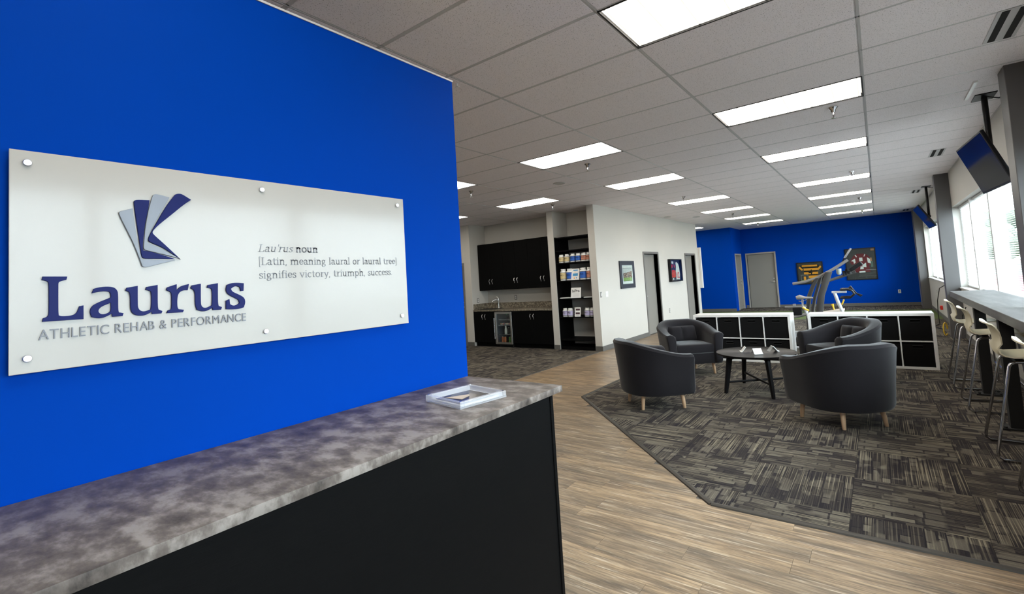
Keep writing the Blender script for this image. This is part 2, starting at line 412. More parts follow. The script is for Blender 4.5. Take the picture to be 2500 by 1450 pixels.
b = B(); b.box(XL, YB, -.006, -1.665, YB+.15, H+.03).box(-.715, YB, -.006, WX+.3, YB+.15, H+.03).box(-1.665, YB, 2.065, -.715, YB+.15, H+.03).box(-1.8, YB+.2, -.006, -.6, YB+.25, H+.03).box(-1.8, YB+.15, -.006, -1.75, YB+.2, H+.03).box(-.65, YB+.15, -.006, -.6, YB+.2, H+.03)  # last boxes: unseen blocker added behind the door against leaking sky light
struct('wall_back', b, M['blue'])
wallbox('wall_left', XL-.15, YN, -.006, XL, YB+.15, H+.03)
wallbox('wall_front', XL-.15, YN-.15, -.006, WX+.3, YN, H+.03)
wallbox('wall_office_end', XL, 11.0, 0, -2.43, 11.13, H)
# window wall with three openings
Z0, Z1 = .94, 2.43
OP = [(-5.55, .60), (.86, 7.05), (7.42, 13.9)]
b = B(); b.box(WX, YN, -.006, WX+.28, YB, Z0).box(WX, YN, Z1, WX+.28, YB, H+.03)
ys = [YN] + [v for o_ in OP for v in o_] + [YB]
for k in range(0, len(ys), 2): b.box(WX, ys[k], Z0, WX+.28, ys[k+1], Z1)
struct('wall_windows', b, M['wall'])
struct('ceiling', bx(XL-.2, YN-.2, H+.03, WX+.3, YB+.4, H+.2), mat('plenum', (.3,.3,.3), .9))
ceil = bpy.data.objects['ceiling']
# columns
for k, (y0, y1) in enumerate(((.66, .90), (7.0, 7.24), (13.98, 14.3))):
    struct('trim_%d' % (k+1), bx(3.38, y0, 0, WX, y1, H, bev=.004, seg=1), M['colgrey'])
struct('trim_4', bx(3.42, 14.35, 0, WX, YB, H, bev=.004, seg=1), paint('corner_post_lit', (.36,.345,.31), .4))  # lighter than the column grey: light on the post is in its colour
# baseboards
def bb(name, *a): struct(name, bx(*a), M['trimgrey'])
bb('baseboard_corridor', -2.28, 4.04, 0, -2.268, 6.53, .10); bb('baseboard_corridor_mid', -2.28, 7.575, 0, -2.268, 9.765, .10)
bb('baseboard_corridor_end', -2.28, 10.805, 0, -2.268, 11.13, .10)
bb('baseboard_pillar', -3.465, 4.028, 0, -3.31, 4.04, .10); bb('baseboard_pillar_right', -2.44, 4.028, 0, -2.268, 4.04, .10); bb('baseboard_pillar_left', -6.07, 4.028, 0, -5.855, 4.04, .10)
bb('baseboard_turf', XL, 13.788, 0, -1.83, 13.8, .10); bb('baseboard_back', -.66, YB-.012, 0, 3.42, YB, .10); bb('baseboard_back_left', -1.83, YB-.012, 0, -1.72, YB, .10)
bb('baseboard_windows', WX-.012, YN, 0, WX, 13.98, .10)

# ceiling grid tiles
PX, PY = 1.2192, .6096
lights = {(1, j) for j in (-8, -4, 0, 4, 9, 13, 17, 21)} | {(-1, j) for j in (-9, 0, 4, 9, 13, 17, 21)} | {(-3, j) for j in (0, 4)} | {(-5, j) for j in (0, 4)} | {(-3, 20)}
tm = B().box(.012, .012, .0, PX-.012, PY-.012, .012, bev=.003, seg=1).mesh('ceiling_tile', M['tile'])
def hidden(x, y):  # outside the rooms one can see
    if y > 4.7 and y < 11 and x+PX < -2.43: return True
    return False
cells = []
for i in range(-7, 3):
    for j in range(-12, 26):
        if (i, j) in lights or hidden(i*PX, j*PY): continue
        x0, y0 = i*PX, j*PY; x1, y1 = min(x0+PX, WX+.012), min(y0+PY, YB)
        if x1-x0 < .05: continue
        # camera looks towards -x/+y : order by how large a tile shows
        dx, dy = x0+.6-2.41, y0+.3+4.94
        ang = math.degrees(math.atan2(dx, dy)); vis = -92 < ang < 14 and dy > .3 and not (x0 < -.4 and dx < -2.4/2.6*dy)
        cells.append((not vis, math.hypot(dx, dy), i, j, x0, y0, x1, y1))
cells.sort(); rest = B(); nt = 0
for nv, d, i, j, x0, y0, x1, y1 in cells:
    fullc = abs(x1-x0-PX) < 1e-3 and abs(y1-y0-PY) < 1e-3
    if nt < 298:
        if fullc: link('ceiling_tile', tm, ceil, (x0, y0, H-.002))
        else: o = B().box(.012, .012, .0, x1-x0-.012, y1-y0-.012, .012).build('ceiling_tile', M['tile'], ceil); o.location = (x0, y0, H-.002)
        nt += 1
    else: rest.box(x0+.012, y0+.012, H-.002, x1-.012, y1-.012, H+.01)
o = rest.build('distant_tiles', M['tile'], ceil); o['kind'] = 'stuff'
b = B()
for i in range(-7, 4):
    x = min(i*PX, WX-.012)
    b.box(x-.012, YN, H-.001, x+.012, YB, H+.002); b.box(x-.004, YN, H-.004, x+.004, YB, H)
for j in range(-11, 26): b.box(XL, j*PY-.012, H-.001, WX, j*PY+.012, H+.0018)
b.build('ceiling_grid', M['grid'], ceil)

# ceiling lights
rowname = {1: 'row nearest the windows', -1: 'middle row', -3: 'row in front of the kitchen', -5: 'left-most row'}
LJ = {1: (-8, -4, 0, 4, 9, 13, 17, 21), -1: (-9, 0, 4, 9, 13, 17, 21), -3: (0, 4, 20), -5: (0, 4)}
ordn = ['first', 'second', 'third', 'fourth', 'fifth', 'sixth', 'seventh', 'eighth']
def light_proto():
    t = thing('ceiling_light', 'x', 'light')
    b = B(); e = .012
    b.box(0, 0, -.004, PX, e, .04).box(0, PY-e, -.004, PX, PY, .04).box(0, e, -.004, e, PY-e, .04).box(PX-e, e, -.004, PX, PY-e, .04)
    b.build('housing', M['black'], t)  # black ring paints the shadow gap around the lens
    l = bx(-PX/2+.022, -PY/2+.022, 0, PX/2-.022, PY/2-.022, .01).build('lens', M['lamp'], t); l.location = (PX/2, PY/2, .004)
    return t
lp = light_proto(); first = True
for i in (1, -1, -3, -5):
    seen = [j for j in LJ[i] if j*PY > {1: -3.0, -1: -1, -3: -.5, -5: -.5}[i]]
    for j in LJ[i]:
        if i == -3 and j == 20: lab = 'sliver of ceiling light beyond the corner of the white corridor wall'
        elif j in seen: lab = 'recessed fluorescent ceiling light in the %s, %s from the front' % (rowname[i], ordn[seen.index(j)])
        else: lab = 'ceiling light overhead behind the camera, %s' % {1: 'over the bar table side', -1: 'over the reception worktop'}[i]
        g = 'recessed fluorescent ceiling lights'
        if first: lp.location = (i*PX, j*PY, H-.001); lp['label'] = lab; lp['group'] = g; first = False
        else: dup(lp, (i*PX, j*PY, H-.001), 0, lab, g)

# ------------------------------------------------------------------ doors
def door(name, origin, rz, w, h, fm, lm, hinge='l', depth=.10, closer=False, lever=True, fw=.055):
    """local: x along the wall, y into the wall (away from viewer), opening 0..w"""
    t = thing(name, None, None); t['kind'] = 'structure'; t.location = origin; t.rotation_euler = (0,0,rz)
    b = B(); b.box(-fw, -.018, 0, 0, .15, h+fw, bev=.003, seg=1).box(w, -.018, 0, w+fw, .15, h+fw, bev=.003, seg=1).box(0, -.018, h, w, .15, h+fw)
    b.box(0, depth+.045, 0, .015, .15, h).box(w-.015, depth+.045, 0, w, .15, h)
    b.build('door_frame', fm, t)
    lf = bx(.004, depth, .001, w-.004, depth+.044, h-.004, bev=.002, seg=1).build('door_leaf', lm, t)
    if lever:
        hx = w-.075 if hinge == 'l' else .075; s_ = -1 if hinge == 'l' else 1
        b = B(); b.cyl((hx, depth, .98), (hx, depth-.012, .98), .034).cyl((hx, depth-.012, .98), (hx, depth-.05, .98), .011)
        b.tube([(hx, depth-.05, .98), (hx+s_*.05, depth-.052, .98), (hx+s_*.12, depth-.045, .978)], .010)
        b.cyl((hx, depth, 1.10), (hx, depth-.02, 1.10), .026)
        b.build('door_handle', M['steel'], lf, True)
    return t
door('door_1', (-2.28, 6.585, 0), PI/2, .935, 2.06, M['frame'], M['door'], 'r')
door('door_2', (-2.28, 9.82, 0), PI/2, .93, 2.06, M['frame'], M['door'], 'r')
door('door_3', (-1.83, 14.24, 0), PI/2, .86, 2.06, M['farframe'], M['door'], 'l', .04)
door('door_4', (-1.665, YB, 0), 0, .95, 2.065, M['farframe'], M['door'], 'l', .05)
door('door_5', (-7.06, 4.04, 0), 0, .925, 2.06, M['frame'], M['blackmat'], 'l')

# ------------------------------------------------------------------ windows with blinds
blname = ['blind in the bay beside the reception desk', 'blind behind the bar table', 'blind in the far bay']
nb = 0
for wi, (y0, y1) in enumerate(OP):
    t = thing('window_%d' % (wi+1), None, None); t['kind'] = 'structure'; del_ = []
    b = B(); b.box(WG+.02, y0, Z0, WG+.10, y1, Z0+.05).box(WG+.02, y0, Z1-.05, WG+.10, y1, Z1).box(WG+.02, y0, Z0, WG+.10, y0+.05, Z1).box(WG+.02, y1-.05, Z0, WG+.10, y1, Z1)
    b.build('window_frame', M['winframe'], t)
    n = 4; pw = (y1-y0)/n
    for k in range(1, n): bx(WG-.04, y0+k*pw-.035, Z0, WG+.10, y0+k*pw+.035, Z1, bev=.003, seg=1).build('mullion', M['winframe'], t)
    for k in range(n): bx(WG+.055, y0+k*pw+.03, Z0+.04, WG+.063, y0+(k+1)*pw-.03, Z1-.04).build('pane', M['glass'], t)
    bx(WX-.02, y0, Z0-.02, WG+.02, y1, Z0+.004, bev=.003, seg=1).build('sill', M['winframe'], t)
    for k in range(n):
        ya, yb = y0+k*pw+.05, y0+(k+1)*pw-.05
        pos = ['nearest the camera', 'second from the camera', 'third from the camera', 'farthest from the camera'][k]
        bt = thing('window_blind', 'white horizontal slatted %s, %s' % (blname[wi], pos), 'blind', (WG, ya, Z0), 0, 'white window blinds')
        bx(-.012, 0, Z1-Z0-.045, .03, yb-ya, Z1-Z0-.005, bev=.003, seg=1).build('headrail', M['slat'], bt)
        sl = B(); zz = .05; tl_ = .0095 if wi == 0 else .0045
        while zz < Z1-Z0-.06:
            sl.quad((-.006, 0, zz-tl_), (.018, 0, zz+tl_), (.018, yb-ya, zz+tl_), (-.006, yb-ya, zz-tl_)); zz += .0265
        s_ = sl.build('slats', M['slat'], bt); s_['kind'] = 'stuff'
        bx(-.008, 0, .02, .02, yb-ya, .035, bev=.003, seg=1).build('bottom_rail', M['slat'], bt)
        c_ = B()
        for f in (.12, .5, .88): c_.cyl((-.008, (yb-ya)*f, .03), (-.008, (yb-ya)*f, Z1-Z0-.04), .0016, n=5)
        c_.cyl((-.02, .08, .55), (-.014, .08, Z1-Z0-.04), .004, n=6)
        c_.build('cords', M['slat'], bt)

# ------------------------------------------------------------------ reception desk
ZC = 1.07; CX = 1.286; CE = -3.182
b = B(); b.box(BX, YN+.003, ZC-.027, CX, CE, ZC, bev=.003, seg=2)
o = tag(b.build('countertop', M['lam'], None, True), 'mottled grey-brown laminate worktop of the reception desk, in front of blue wall', 'counter')
t = thing('reception_desk', 'black laminate reception desk base under the mottled grey worktop', 'desk', (1.0, -4.5, 0))
def rel(b_, t_):
    for v in b_.bm.verts: v.co -= t_.location
    return b_
rel(bx(1.245, YN+.003, .0, 1.265, CE-.058, ZC-.027), t).build('front_panel', M['cab'], t)
rel(bx(BX+.001, CE-.078, 0, 1.245, CE-.058, ZC-.0275), t).build('end_panel', M['cab'], t)
rel(bx(1.252, CE-.074, 0, 1.270, CE-.054, ZC-.0275, bev=.002, seg=1), t).build('edge_banding', M['cab'], t)
# acrylic card holder
t = thing('sign_holder', 'clear acrylic frame with dark card lying on the reception worktop', 'frame', (1.060, -3.543, ZC), math.radians(-9))
w, d_ = .114, .114
b = B(); b.box(-w, -d_, .001, w, d_, .006)
fb = .018
b.box(-w, -d_, .006, w, -d_+fb, .026, bev=.0015, seg=1).box(-w, d_-fb, .006, w, d_, .026, bev=.0015, seg=1).box(-w, -d_+fb, .006, -w+fb, d_-fb, .026, bev=.0015, seg=1).box(w-fb, -d_+fb, .006, w, d_-fb, .026, bev=.0015, seg=1)
b.build('clear_frame', M['frost'], t)
for sx in (-1, 1):
    for sy in (-1, 1): B().cyl((sx*(w-.009), sy*(d_-.009), .026), (sx*(w-.009), sy*(d_-.009), .028), .004).build('screw', M['chrome'], t)
bx(-w+.02, -d_+.02, .0062, w-.02, d_-.02, .0085).build('card_border', M['paper'], t)
bx(-w+.028, -d_+.028, .0086, w-.028, d_-.028, .010).build('card', mat('card_print', (.045,.038,.025), .35, coat=.3), t)
k_ = .68
B().prism([(-.115*k_, -.13*k_), (-.03*k_, -.13*k_), (-.115*k_, -.01*k_)], lambda u, v, z: (u, v, .0101+z), .0005).build('navy_corner', M['navy'], t)
B().prism([(-.085*k_, -.085*k_), (.035*k_, -.055*k_), (.0, .03*k_), (-.03*k_, .045*k_)], lambda u, v, z: (u, v, .0107+z), .0006).build('cream_motif', mat('cream_print', (.75,.62,.42), .4), t)

# ------------------------------------------------------------------ wall sign
TR = {'L':[(-47056,16062),(-46617,16050),(-46631,15981),(-46747,15948),(-46780,15913),(-46784,15844),(-46786,15198),(-46778,15077),(-46716,15042),(-46515,15045),(-46423,15106),(-46376,15272),(-46306,15288),(-46308,14951),(-47062,14957),(-47049,15029),(-46981,15051),(-46949,15108),(-46945,15211),(-46943,15865),(-46958,15940),(-47009,15972),(-47071,15988)],'a':[(-46123,15612),(-46087,15714),(-45970,15753),(-45797,15762),(-45672,15733),(-45609,15650),(-45592,15552),(-45596,15131),(-45581,15049),(-45481,15018),(-45500,14955),(-45709,14955),(-45715,15045),(-45877,14948),(-46012,14936),(-46132,14987),(-46171,15115),(-46142,15238),(-46045,15325),(-45737,15463),(-45736,15560),(-45761,15625),(-45848,15655),(-45995,15644)],'ah':[(-45738,15335),(-45924,15259),(-46003,15180),(-46011,15102),(-45963,15035),(-45877,15021),(-45778,15057),(-45735,15117)],'u':[(-45416,15640),(-45389,15711),(-45158,15750),(-45163,15262),(-45156,15129),(-45090,15040),(-44981,15021),(-44856,15071),(-44835,15171),(-44830,15560),(-44863,15613),(-44965,15645),(-44945,15712),(-44693,15759),(-44700,15161),(-44682,15057),(-44591,15005),(-44609,14949),(-44821,14947),(-44829,15018),(-44996,14922),(-45158,14930),(-45277,15006),(-45316,15141),(-45312,15487),(-45333,15586),(-45364,15621)],'r':[(-44473,15611),(-44449,15679),(-44225,15757),(-44228,15563),(-44120,15699),(-43911,15752),(-43945,15585),(-44061,15591),(-44168,15525),(-44216,15387),(-44221,15089),(-44185,15023),(-44053,14996),(-44078,14937),(-44465,14943),(-44444,15003),(-44370,15032),(-44348,15100),(-44342,15465),(-44368,15553)],'u2':[(-43850,15642),(-43818,15712),(-43594,15750),(-43605,15223),(-43594,15077),(-43522,15006),(-43407,15008),(-43291,15073),(-43279,15164),(-43271,15571),(-43313,15617),(-43408,15633),(-43387,15705),(-43119,15750),(-43132,15154),(-43114,15041),(-43020,14997),(-43042,14931),(-43264,14934),(-43269,15016),(-43442,14919),(-43571,14919),(-43699,14977),(-43743,15125),(-43737,15484),(-43767,15576),(-43813,15614)],'s':[(-42352,15721),(-42365,15489),(-42438,15484),(-42464,15610),(-42553,15652),(-42661,15637),(-42744,15565),(-42710,15467),(-42506,15361),(-42345,15255),(-42313,15098),(-42371,14947),(-42553,14900),(-42887,14930),(-42882,15186),(-42793,15225),(-42780,15073),(-42693,15010),(-42568,15019),(-42484,15090),(-42510,15207),(-42651,15293),(-42825,15397),(-42884,15533),(-42846,15683),(-42711,15742),(-42533,15744)],'b1':[(-45547,17767),(-45531,17824),(-45487,17847),(-45253,17935),(-45186,17304),(-45124,16868),(-45072,16598),(-45046,16511),(-44669,16481),(-44289,16474),(-44641,16377),(-44966,16277),(-45035,16311),(-45066,16430),(-45105,16564),(-45218,16933),(-45399,17394)],'b2':[(-45211,18115),(-45191,18168),(-45137,18197),(-44857,18212),(-44882,18009),(-44965,17555),(-45011,17142),(-45034,16836),(-45016,16751),(-44919,16736),(-44580,16637),(-44288,16524),(-44639,16532),(-44977,16531),(-45037,16565),(-45052,16632),(-45070,16801),(-45107,17172)],'b3':[(-44778,18332),(-44744,18388),(-44672,18413),(-44371,18347),(-44562,17967),(-44799,17427),(-44900,17147),(-44929,17043),(-44902,16976),(-44520,16777),(-44198,16562),(-44580,16672),(-44918,16764),(-44980,16786),(-45001,16836),(-44985,17007),(-44952,17418),(-44877,17905)],'b4':[(-44229,18427),(-44183,18468),(-44091,18489),(-44020,18468),(-43813,18336),(-44019,18159),(-44358,17807),(-44625,17541),(-44771,17359),(-44800,17289),(-44773,17221),(-44546,16986),(-44173,16570),(-44519,16847),(-44804,16985),(-44874,17028),(-44887,17079),(-44844,17218),(-44712,17501),(-44474,18010)]}
SGX = BX+.021
t = thing('wall_sign', 'large white acrylic panel sign with navy lettering mounted on the blue wall', 'sign', (SGX, -4.16, 1.647))
SO = Vector((SGX, -4.16, 1.647))
rel(bx(SGX-.006, -4.7639, 1.3727, SGX, -3.5528, 1.9221, bev=.001, seg=1), t).build('panel', M['sign'], t)
for y in (-4.7326, -4.1669, -3.5896):
    for z in (1.8908, 1.4087):
        rel(B().cyl((BX, y, z), (SGX+.005, y, z), .0088, n=24).cyl((SGX+.005, y, z), (SGX+.0065, y, z), .0088, .0075, n=24), t).build('standoff', M['alu'], t, True)
def smooth_poly(p, it=2):
    for _ in range(it):
        n = len(p); out = []
        for k in range(n):
            a, c, d = Vector(p[k-1]), Vector(p[k]), Vector(p[(k+1) % n])
            ang = (c-a).angle(d-c, 0)
            if ang > math.radians(48): out.append(tuple(c))
            else: out += [tuple(c*.75+a*.25), tuple(c*.75+d*.25)]
        p = out
    return p
def glyph(name, loops, mt, par, depth=.005, x0=SGX, bev=.0008):
    cu = bpy.data.curves.new(name, 'CURVE'); cu.dimensions = '2D'; cu.fill_mode = 'BOTH'; cu.extrude = depth/2; cu.bevel_depth = bev; cu.bevel_resolution = 1
    for lp_ in loops:
        sp = cu.splines.new('POLY'); pts = smooth_poly([(y/1e4-SO.y, z/1e4-SO.z) for y, z in lp_]); sp.points.add(len(pts)-1)
        for k, (u, v) in enumerate(pts): sp.points[k].co = (u, v, 0, 1)
        sp.use_cyclic_u = True
    tmp = bpy.data.objects.new('tmp', cu); COL.objects.link(tmp)
    me = bpy.data.meshes.new_from_object(tmp); bpy.data.objects.remove(tmp); bpy.data.curves.remove(cu)
    me.transform(Matrix(((0,0,1, x0-SO.x+depth/2+.0008), (1,0,0,0), (0,1,0,0), (0,0,0,1))))
    me.materials.clear(); me.materials.append(mt); me.name = name
    return link(name, me, par)
for k in ('L', 'a', 'u', 'r', 'u2', 's'): glyph('letter', [TR[k]] + ([TR['ah']] if k == 'a' else []), M['navyl'], t)
for k, mm in (('b1', 'silver'), ('b2', 'navyl'), ('b3', 'silver'), ('b4', 'navyl')): glyph('emblem_blade', [TR[k]], M[mm], t)
FONT = None
def textmesh(body, size, ext=.001, bold=0):
    cu = bpy.data.curves.new('txt', 'FONT'); cu.body = body; cu.size = size; cu.extrude = ext; cu.offset = bold
    tmp = bpy.data.objects.new('tmp', cu); COL.objects.link(tmp)
    me = bpy.data.meshes.new_from_object(tmp); bpy.data.objects.remove(tmp); bpy.data.curves.remove(cu); return me
def ext(me):
    xs = [v.co.x for v in me.vertices]; ys_ = [v.co.y for v in me.vertices]; return min(xs), max(xs), min(ys_), max(ys_)
# subtitle, letter by letter
body = 'ATHLETIC REHAB & PERFORMANCE'
hA = ext(textmesh('H', 1)); hh = hA[3]-hA[2]; size = .0365*.68/hh
adv = []; cur = 0.; items = []
for ch in body:
    if ch == ' ': cur += .30; continue
    me = textmesh(ch, 1, 0, .0); e = ext(me); items.append((ch, cur, e)); cur += (e[1]-e[0]) + (.04 if ch == 'A' else .125)
tot = cur-.125; kx = ((-4.2294) - (-4.7136))/tot
for ch, c0, e in items:
    me = textmesh(ch, 1, 0, .0)
    me.transform(Matrix.Translation((-e[0], 0, 0)))
    b_ = bmesh.new(); b_.from_mesh(me)
    r_ = bmesh.ops.extrude_face_region(b_, geom=b_.faces[:]); 
    for v in [g_ for g_ in r_['geom'] if isinstance(g_, bmesh.types.BMVert)]: v.co.z += .1
    for v in b_.verts:
        u, w_, z_ = v.co; v.co = (SGX-SO.x+.0008+z_*.03, -4.7136+(c0+u)*kx-SO.y, 1.4502+w_*size-SO.z)
    bmesh.ops.recalc_face_normals(b_, faces=b_.faces); b_.to_mesh(me); b_.free(); me.materials.clear(); me.materials.append(M['greyl']); link('small_letter', me, t)
# serif text of the definition: pen strokes
def arc(cx, cy, rx, ry, a0, a1, n=9): return [(cx+rx*math.cos(math.radians(a0+(a1-a0)*k/n)), cy+ry*math.sin(math.radians(a0+(a1-a0)*k/n))) for k in range(n+1)]
ST, TH = .15, .085
def G(adv, *st): return adv, st
GL = {
'L': G(1.0, (ST, [(.25,0),(.25,1.42)]), (TH, [(.02,.03),(.86,.03),(.90,.28)]), (TH, [(.02,1.39),(.48,1.39)])),
'a': G(.92, (ST, arc(.36,.68,.26,.27,150,0)+[(.62,.12),(.74,.05),(.84,.05)]), (.11, arc(.36,.28,.26,.25,80,320)+[(.62,.2)])),
'u': G(1.05, (ST, [(.2,1)]+arc(.44,.32,.24,.26,180,330)), (ST, [(.74,1),(.74,0)]), (TH, [(.02,.96),(.2,.96)]), (TH, [(.56,.96),(.74,.96)]), (TH, [(.74,.04),(.92,.04)])),
"'": G(.30, (.11, [(.14,1.5),(.11,1.12)])),
'r': G(.72, (ST, [(.24,0),(.24,1)]), (TH, [(.04,.96),(.24,.96)]), (TH, [(.04,.04),(.48,.04)]), (.11, [(.24,.6),(.36,.86),(.54,.96),(.68,.92)])),
's': G(.72, (.12, [(.60,.78),(.56,.92),(.36,.97),(.16,.90),(.12,.72),(.24,.58),(.48,.46),(.60,.30),(.54,.10),(.32,.03),(.12,.08),(.09,.24)])),
'n': G(1.05, (ST, [(.22,0),(.22,1)]), (TH, [(.03,.96),(.22,.96)]), (TH, [(.05,.04),(.40,.04)]), (ST, [(.22,.7)]+arc(.5,.68,.25,.27,140,0)+[(.75,0)]), (TH, [(.60,.04),(.94,.04)])),
'o': G(.98, (.13, arc(.46,.5,.36,.47,0,360,18))),
'[': G(.48, (TH, [(.40,1.55),(.2,1.55),(.2,-.35),(.40,-.35)])),
']': G(.40, (TH, [(.05,1.55),(.25,1.55),(.25,-.35),(.05,-.35)])),
't': G(.68, (ST, [(.28,1.28),(.28,.25),(.36,.07),(.6,.08)]), (TH, [(.05,.95),(.6,.95)])),
'i': G(.50, (ST, [(.24,0),(.24,1)]), (TH, [(.05,.96),(.24,.96)]), (TH, [(.06,.04),(.42,.04)]), (.17, [(.22,1.32),(.25,1.36)])),
',': G(.36, (.13, [(.16,.08),(.10,-.22)])), '.': G(.36, (.16, [(.12,.06),(.16,.06)])),
'm': G(1.6, (ST, [(.22,0),(.22,1)]), (TH, [(.03,.96),(.22,.96)]), (TH, [(.05,.04),(.40,.04)]), (ST, [(.22,.7)]+arc(.5,.68,.25,.27,140,0)+[(.75,0)]), (TH, [(.60,.04),(.92,.04)]), (ST, [(.75,.7)]+arc(1.04,.68,.26,.27,140,0)+[(1.3,0)]), (TH, [(1.14,.04),(1.48,.04)])),
'e': G(.86, (.12, [(.10,.54),(.74,.54)]+arc(.43,.52,.33,.45,10,315,16))),
'g': G(.92, (.11, arc(.38,.64,.26,.31,0,360,16)), (TH, [(.56,.86),(.82,.92)]), (.11, [(.24,.38),(.16,.22),(.36,.12),(.66,.08),(.76,-.12),(.60,-.36),(.34,-.42),(.12,-.34),(.08,-.16),(.24,.04)])),
'l': G(.50, (ST, [(.24,0),(.24,1.52)]), (TH, [(.05,1.48),(.24,1.48)]), (TH, [(.06,.04),(.42,.04)])),
'f': G(.60, (ST, [(.26,0),(.26,1.2),(.36,1.46),(.60,1.46)]), (TH, [(.05,.95),(.54,.95)]), (TH, [(.08,.04),(.46,.04)])),
'v': G(.96, (ST, [(.16,.96),(.48,.03)]), (TH, [(.48,.03),(.80,.96)]), (TH, [(.03,.96),(.32,.96)]), (TH, [(.64,.96),(.93,.96)])),
'c': G(.80, (.13, arc(.42,.5,.33,.46,50,310,14))),
'y': G(.96, (ST, [(.16,.96),(.48,.06)]), (TH, [(.80,.96),(.44,-.18),(.28,-.42),(.12,-.40)]), (TH, [(.03,.96),(.32,.96)]), (TH, [(.64,.96),(.93,.96)])),
'p': G(1.0, (ST, [(.22,-.45),(.22,1)]), (TH, [(.03,.96),(.22,.96)]), (TH, [(.05,-.44),(.42,-.44)]), (.13, arc(.50,.5,.32,.45,150,-150,14))),
'h': G(1.05, (ST, [(.22,0),(.22,1.52)]), (TH, [(.03,1.48),(.22,1.48)]), (TH, [(.05,.04),(.40,.04)]), (ST, [(.22,.7)]+arc(.5,.68,.25,.27,140,0)+[(.75,0)]), (TH, [(.60,.04),(.94,.04)])),
}
def stroke(b, pts, w, fn, d):
    for (x0, y0), (x1, y1) in zip(pts, pts[1:]):
        l = math.hypot(x1-x0, y1-y0)
        if l < 1e-6: continue
        nx, ny = -(y1-y0)/l*w/2, (x1-x0)/l*w/2; ex, ey = (x1-x0)/l*w*.22, (y1-y0)/l*w*.22
        b.prism([(x0-ex+nx, y0-ey+ny), (x0-ex-nx, y0-ey-ny), (x1+ex-nx, y1+ey-ny), (x1+ex+nx, y1+ey+ny)], fn, d)
def serif(words, y0, y1, base, xh, par):
    # words : list of (text, slant, boldness); a blank of .5 between words
    tot = 0
    for k, (wd, sl, bo) in enumerate(words): tot += sum(GL[c][0] for c in wd) + (.55 if k else 0)
    kx_ = (y1-y0)/tot; cur = 0
    for k, (wd, sl, bo) in enumerate(words):
        if k: cur += .55
        b = B()
        for c in wd:
            a_, sts = GL[c]
            for w_, pts in sts:
                stroke(b, pts, w_*bo, lambda u, v, z, c0=cur: (SGX-SO.x+.0006+z, y0+(c0+u+sl*v)*kx_-SO.y, base+v*xh-SO.z), .0008)
            cur += a_
        b.build('printed_word', M['print'], par)
serif([("Lau'rus", .22, .85), ('noun', 0, 1.45)], -4.1846, -3.967, 1.6776, .0178, t)
serif([('[Latin,', 0, .95), ('meaning', 0, .95), ('laural', 0, .95), ('or', 0, .95), ('laural', 0, .95), ('tree]', 0, .95)], -4.1846, -3.6038, 1.6328, .0178, t)
serif([('signifies', 0, .95), ('victory,', 0, .95), ('triumph,', 0, .95), ('success.', 0, .95)], -4.1835, -3.6297, 1.5865, .0178, t)

# ------------------------------------------------------------------ kitchen
def bow_handle(par, x, y, z0, z1):     # vertical bow pull, protrudes to -y
    zs = [z0+(z1-z0)*k/8 for k in range(9)]
    pts = [(x+.006*math.sin(k*PI/4), y-.004-.022*math.sin(PI*k/8), z) for k, z in enumerate(zs)]
    b = B(); b.tube(pts, .0055, 8).cyl((x, y, z0), (x, y-.006, z0), .009).cyl((x, y, z1), (x, y-.006, z1), .009)
    return b.build('handle', M['steel'], par, True)
def cabinet(label, x0, x1, y0, y1, z0, z1, hz, toe=0, name='base_cabinet', grp=None):
    t = thing(name, label, 'cabinet', ((x0+x1)/2, y0, z0), 0, grp); lx = (x1-x0)/2; d = y1-y0; h = z1-z0
    b = B(); b.box(-lx, .02, toe, lx, d, h)
    if toe: b.box(-lx, .07, 0, lx, d, toe)
    b.build('body', M['cab'], t)
    for s_ in (-1, 1):
        a, c_ = (-lx+.002, -.002) if s_ < 0 else (.002, lx-.002)
        dd = bx(a, 0, toe+.002, c_, .018, h-.003, bev=.0015, seg=1).build('door', M['cab'], t)
        bow_handle(dd, s_*.045, 0, hz-z0-.055, hz-z0+.055)
    return t
UG = 'black wall cabinets over the kitchenette'
cabinet('left-hand black two-door wall cabinet above the sink', -5.85, -5.04, 4.33, 4.648, 1.375, 2.56, 1.59, name='wall_cabinet', grp=UG)
cabinet('middle black two-door wall cabinet of the kitchenette', -5.04, -4.26, 4.33, 4.648, 1.375, 2.56, 1.59, name='wall_cabinet', grp=UG)
cabinet('right-hand black two-door wall cabinet beside the pillar', -4.26, -3.47, 4.33, 4.648, 1.375, 2.56, 1.59, name='wall_cabinet', grp=UG)
cabinet('black base cabinet left of the glass-door fridge', -5.852, -5.17, 4.05, 4.645, 0, .862, .727, .10)
cabinet('wide black base cabinet right of the glass-door fridge', -4.61, -3.468, 4.05, 4.645, 0, .862, .727, .10)
b = B(); b.box(-5.853, 4.035, .862, -3.467, 4.648, .90, bev=.004).box(-5.853, 4.628, .90, -3.467, 4.648, 1.045, bev=.002, seg=1).box(-5.853, 4.06, .90, -5.833, 4.628, 1.045, bev=.002, seg=1)
tag(b.build('kitchen_worktop', M['lamk'], None, True), 'speckled brown laminate kitchenette worktop with upstand', 'counter')
b = B(); zt = .901
t = thing('sink', 'dark drop-in kitchenette sink set in speckled worktop', 'sink', (-5.50, 4.33, .90))
b.box(-.27, -.19, 0, .27, -.16, .006).box(-.27, .16, 0, .27, .19, .006).box(-.27, -.16, 0, -.24, .16, .006).box(.24, -.16, 0, .27, .16, .006).build('rim', M['blackmat'], t)
bx(-.24, -.16, .0005, .24, .16, .002).build('basin', M['slot'], t)
t = thing('faucet', 'brushed steel single-lever tap behind the kitchenette sink', 'tap', (-5.42, 4.545, .90))
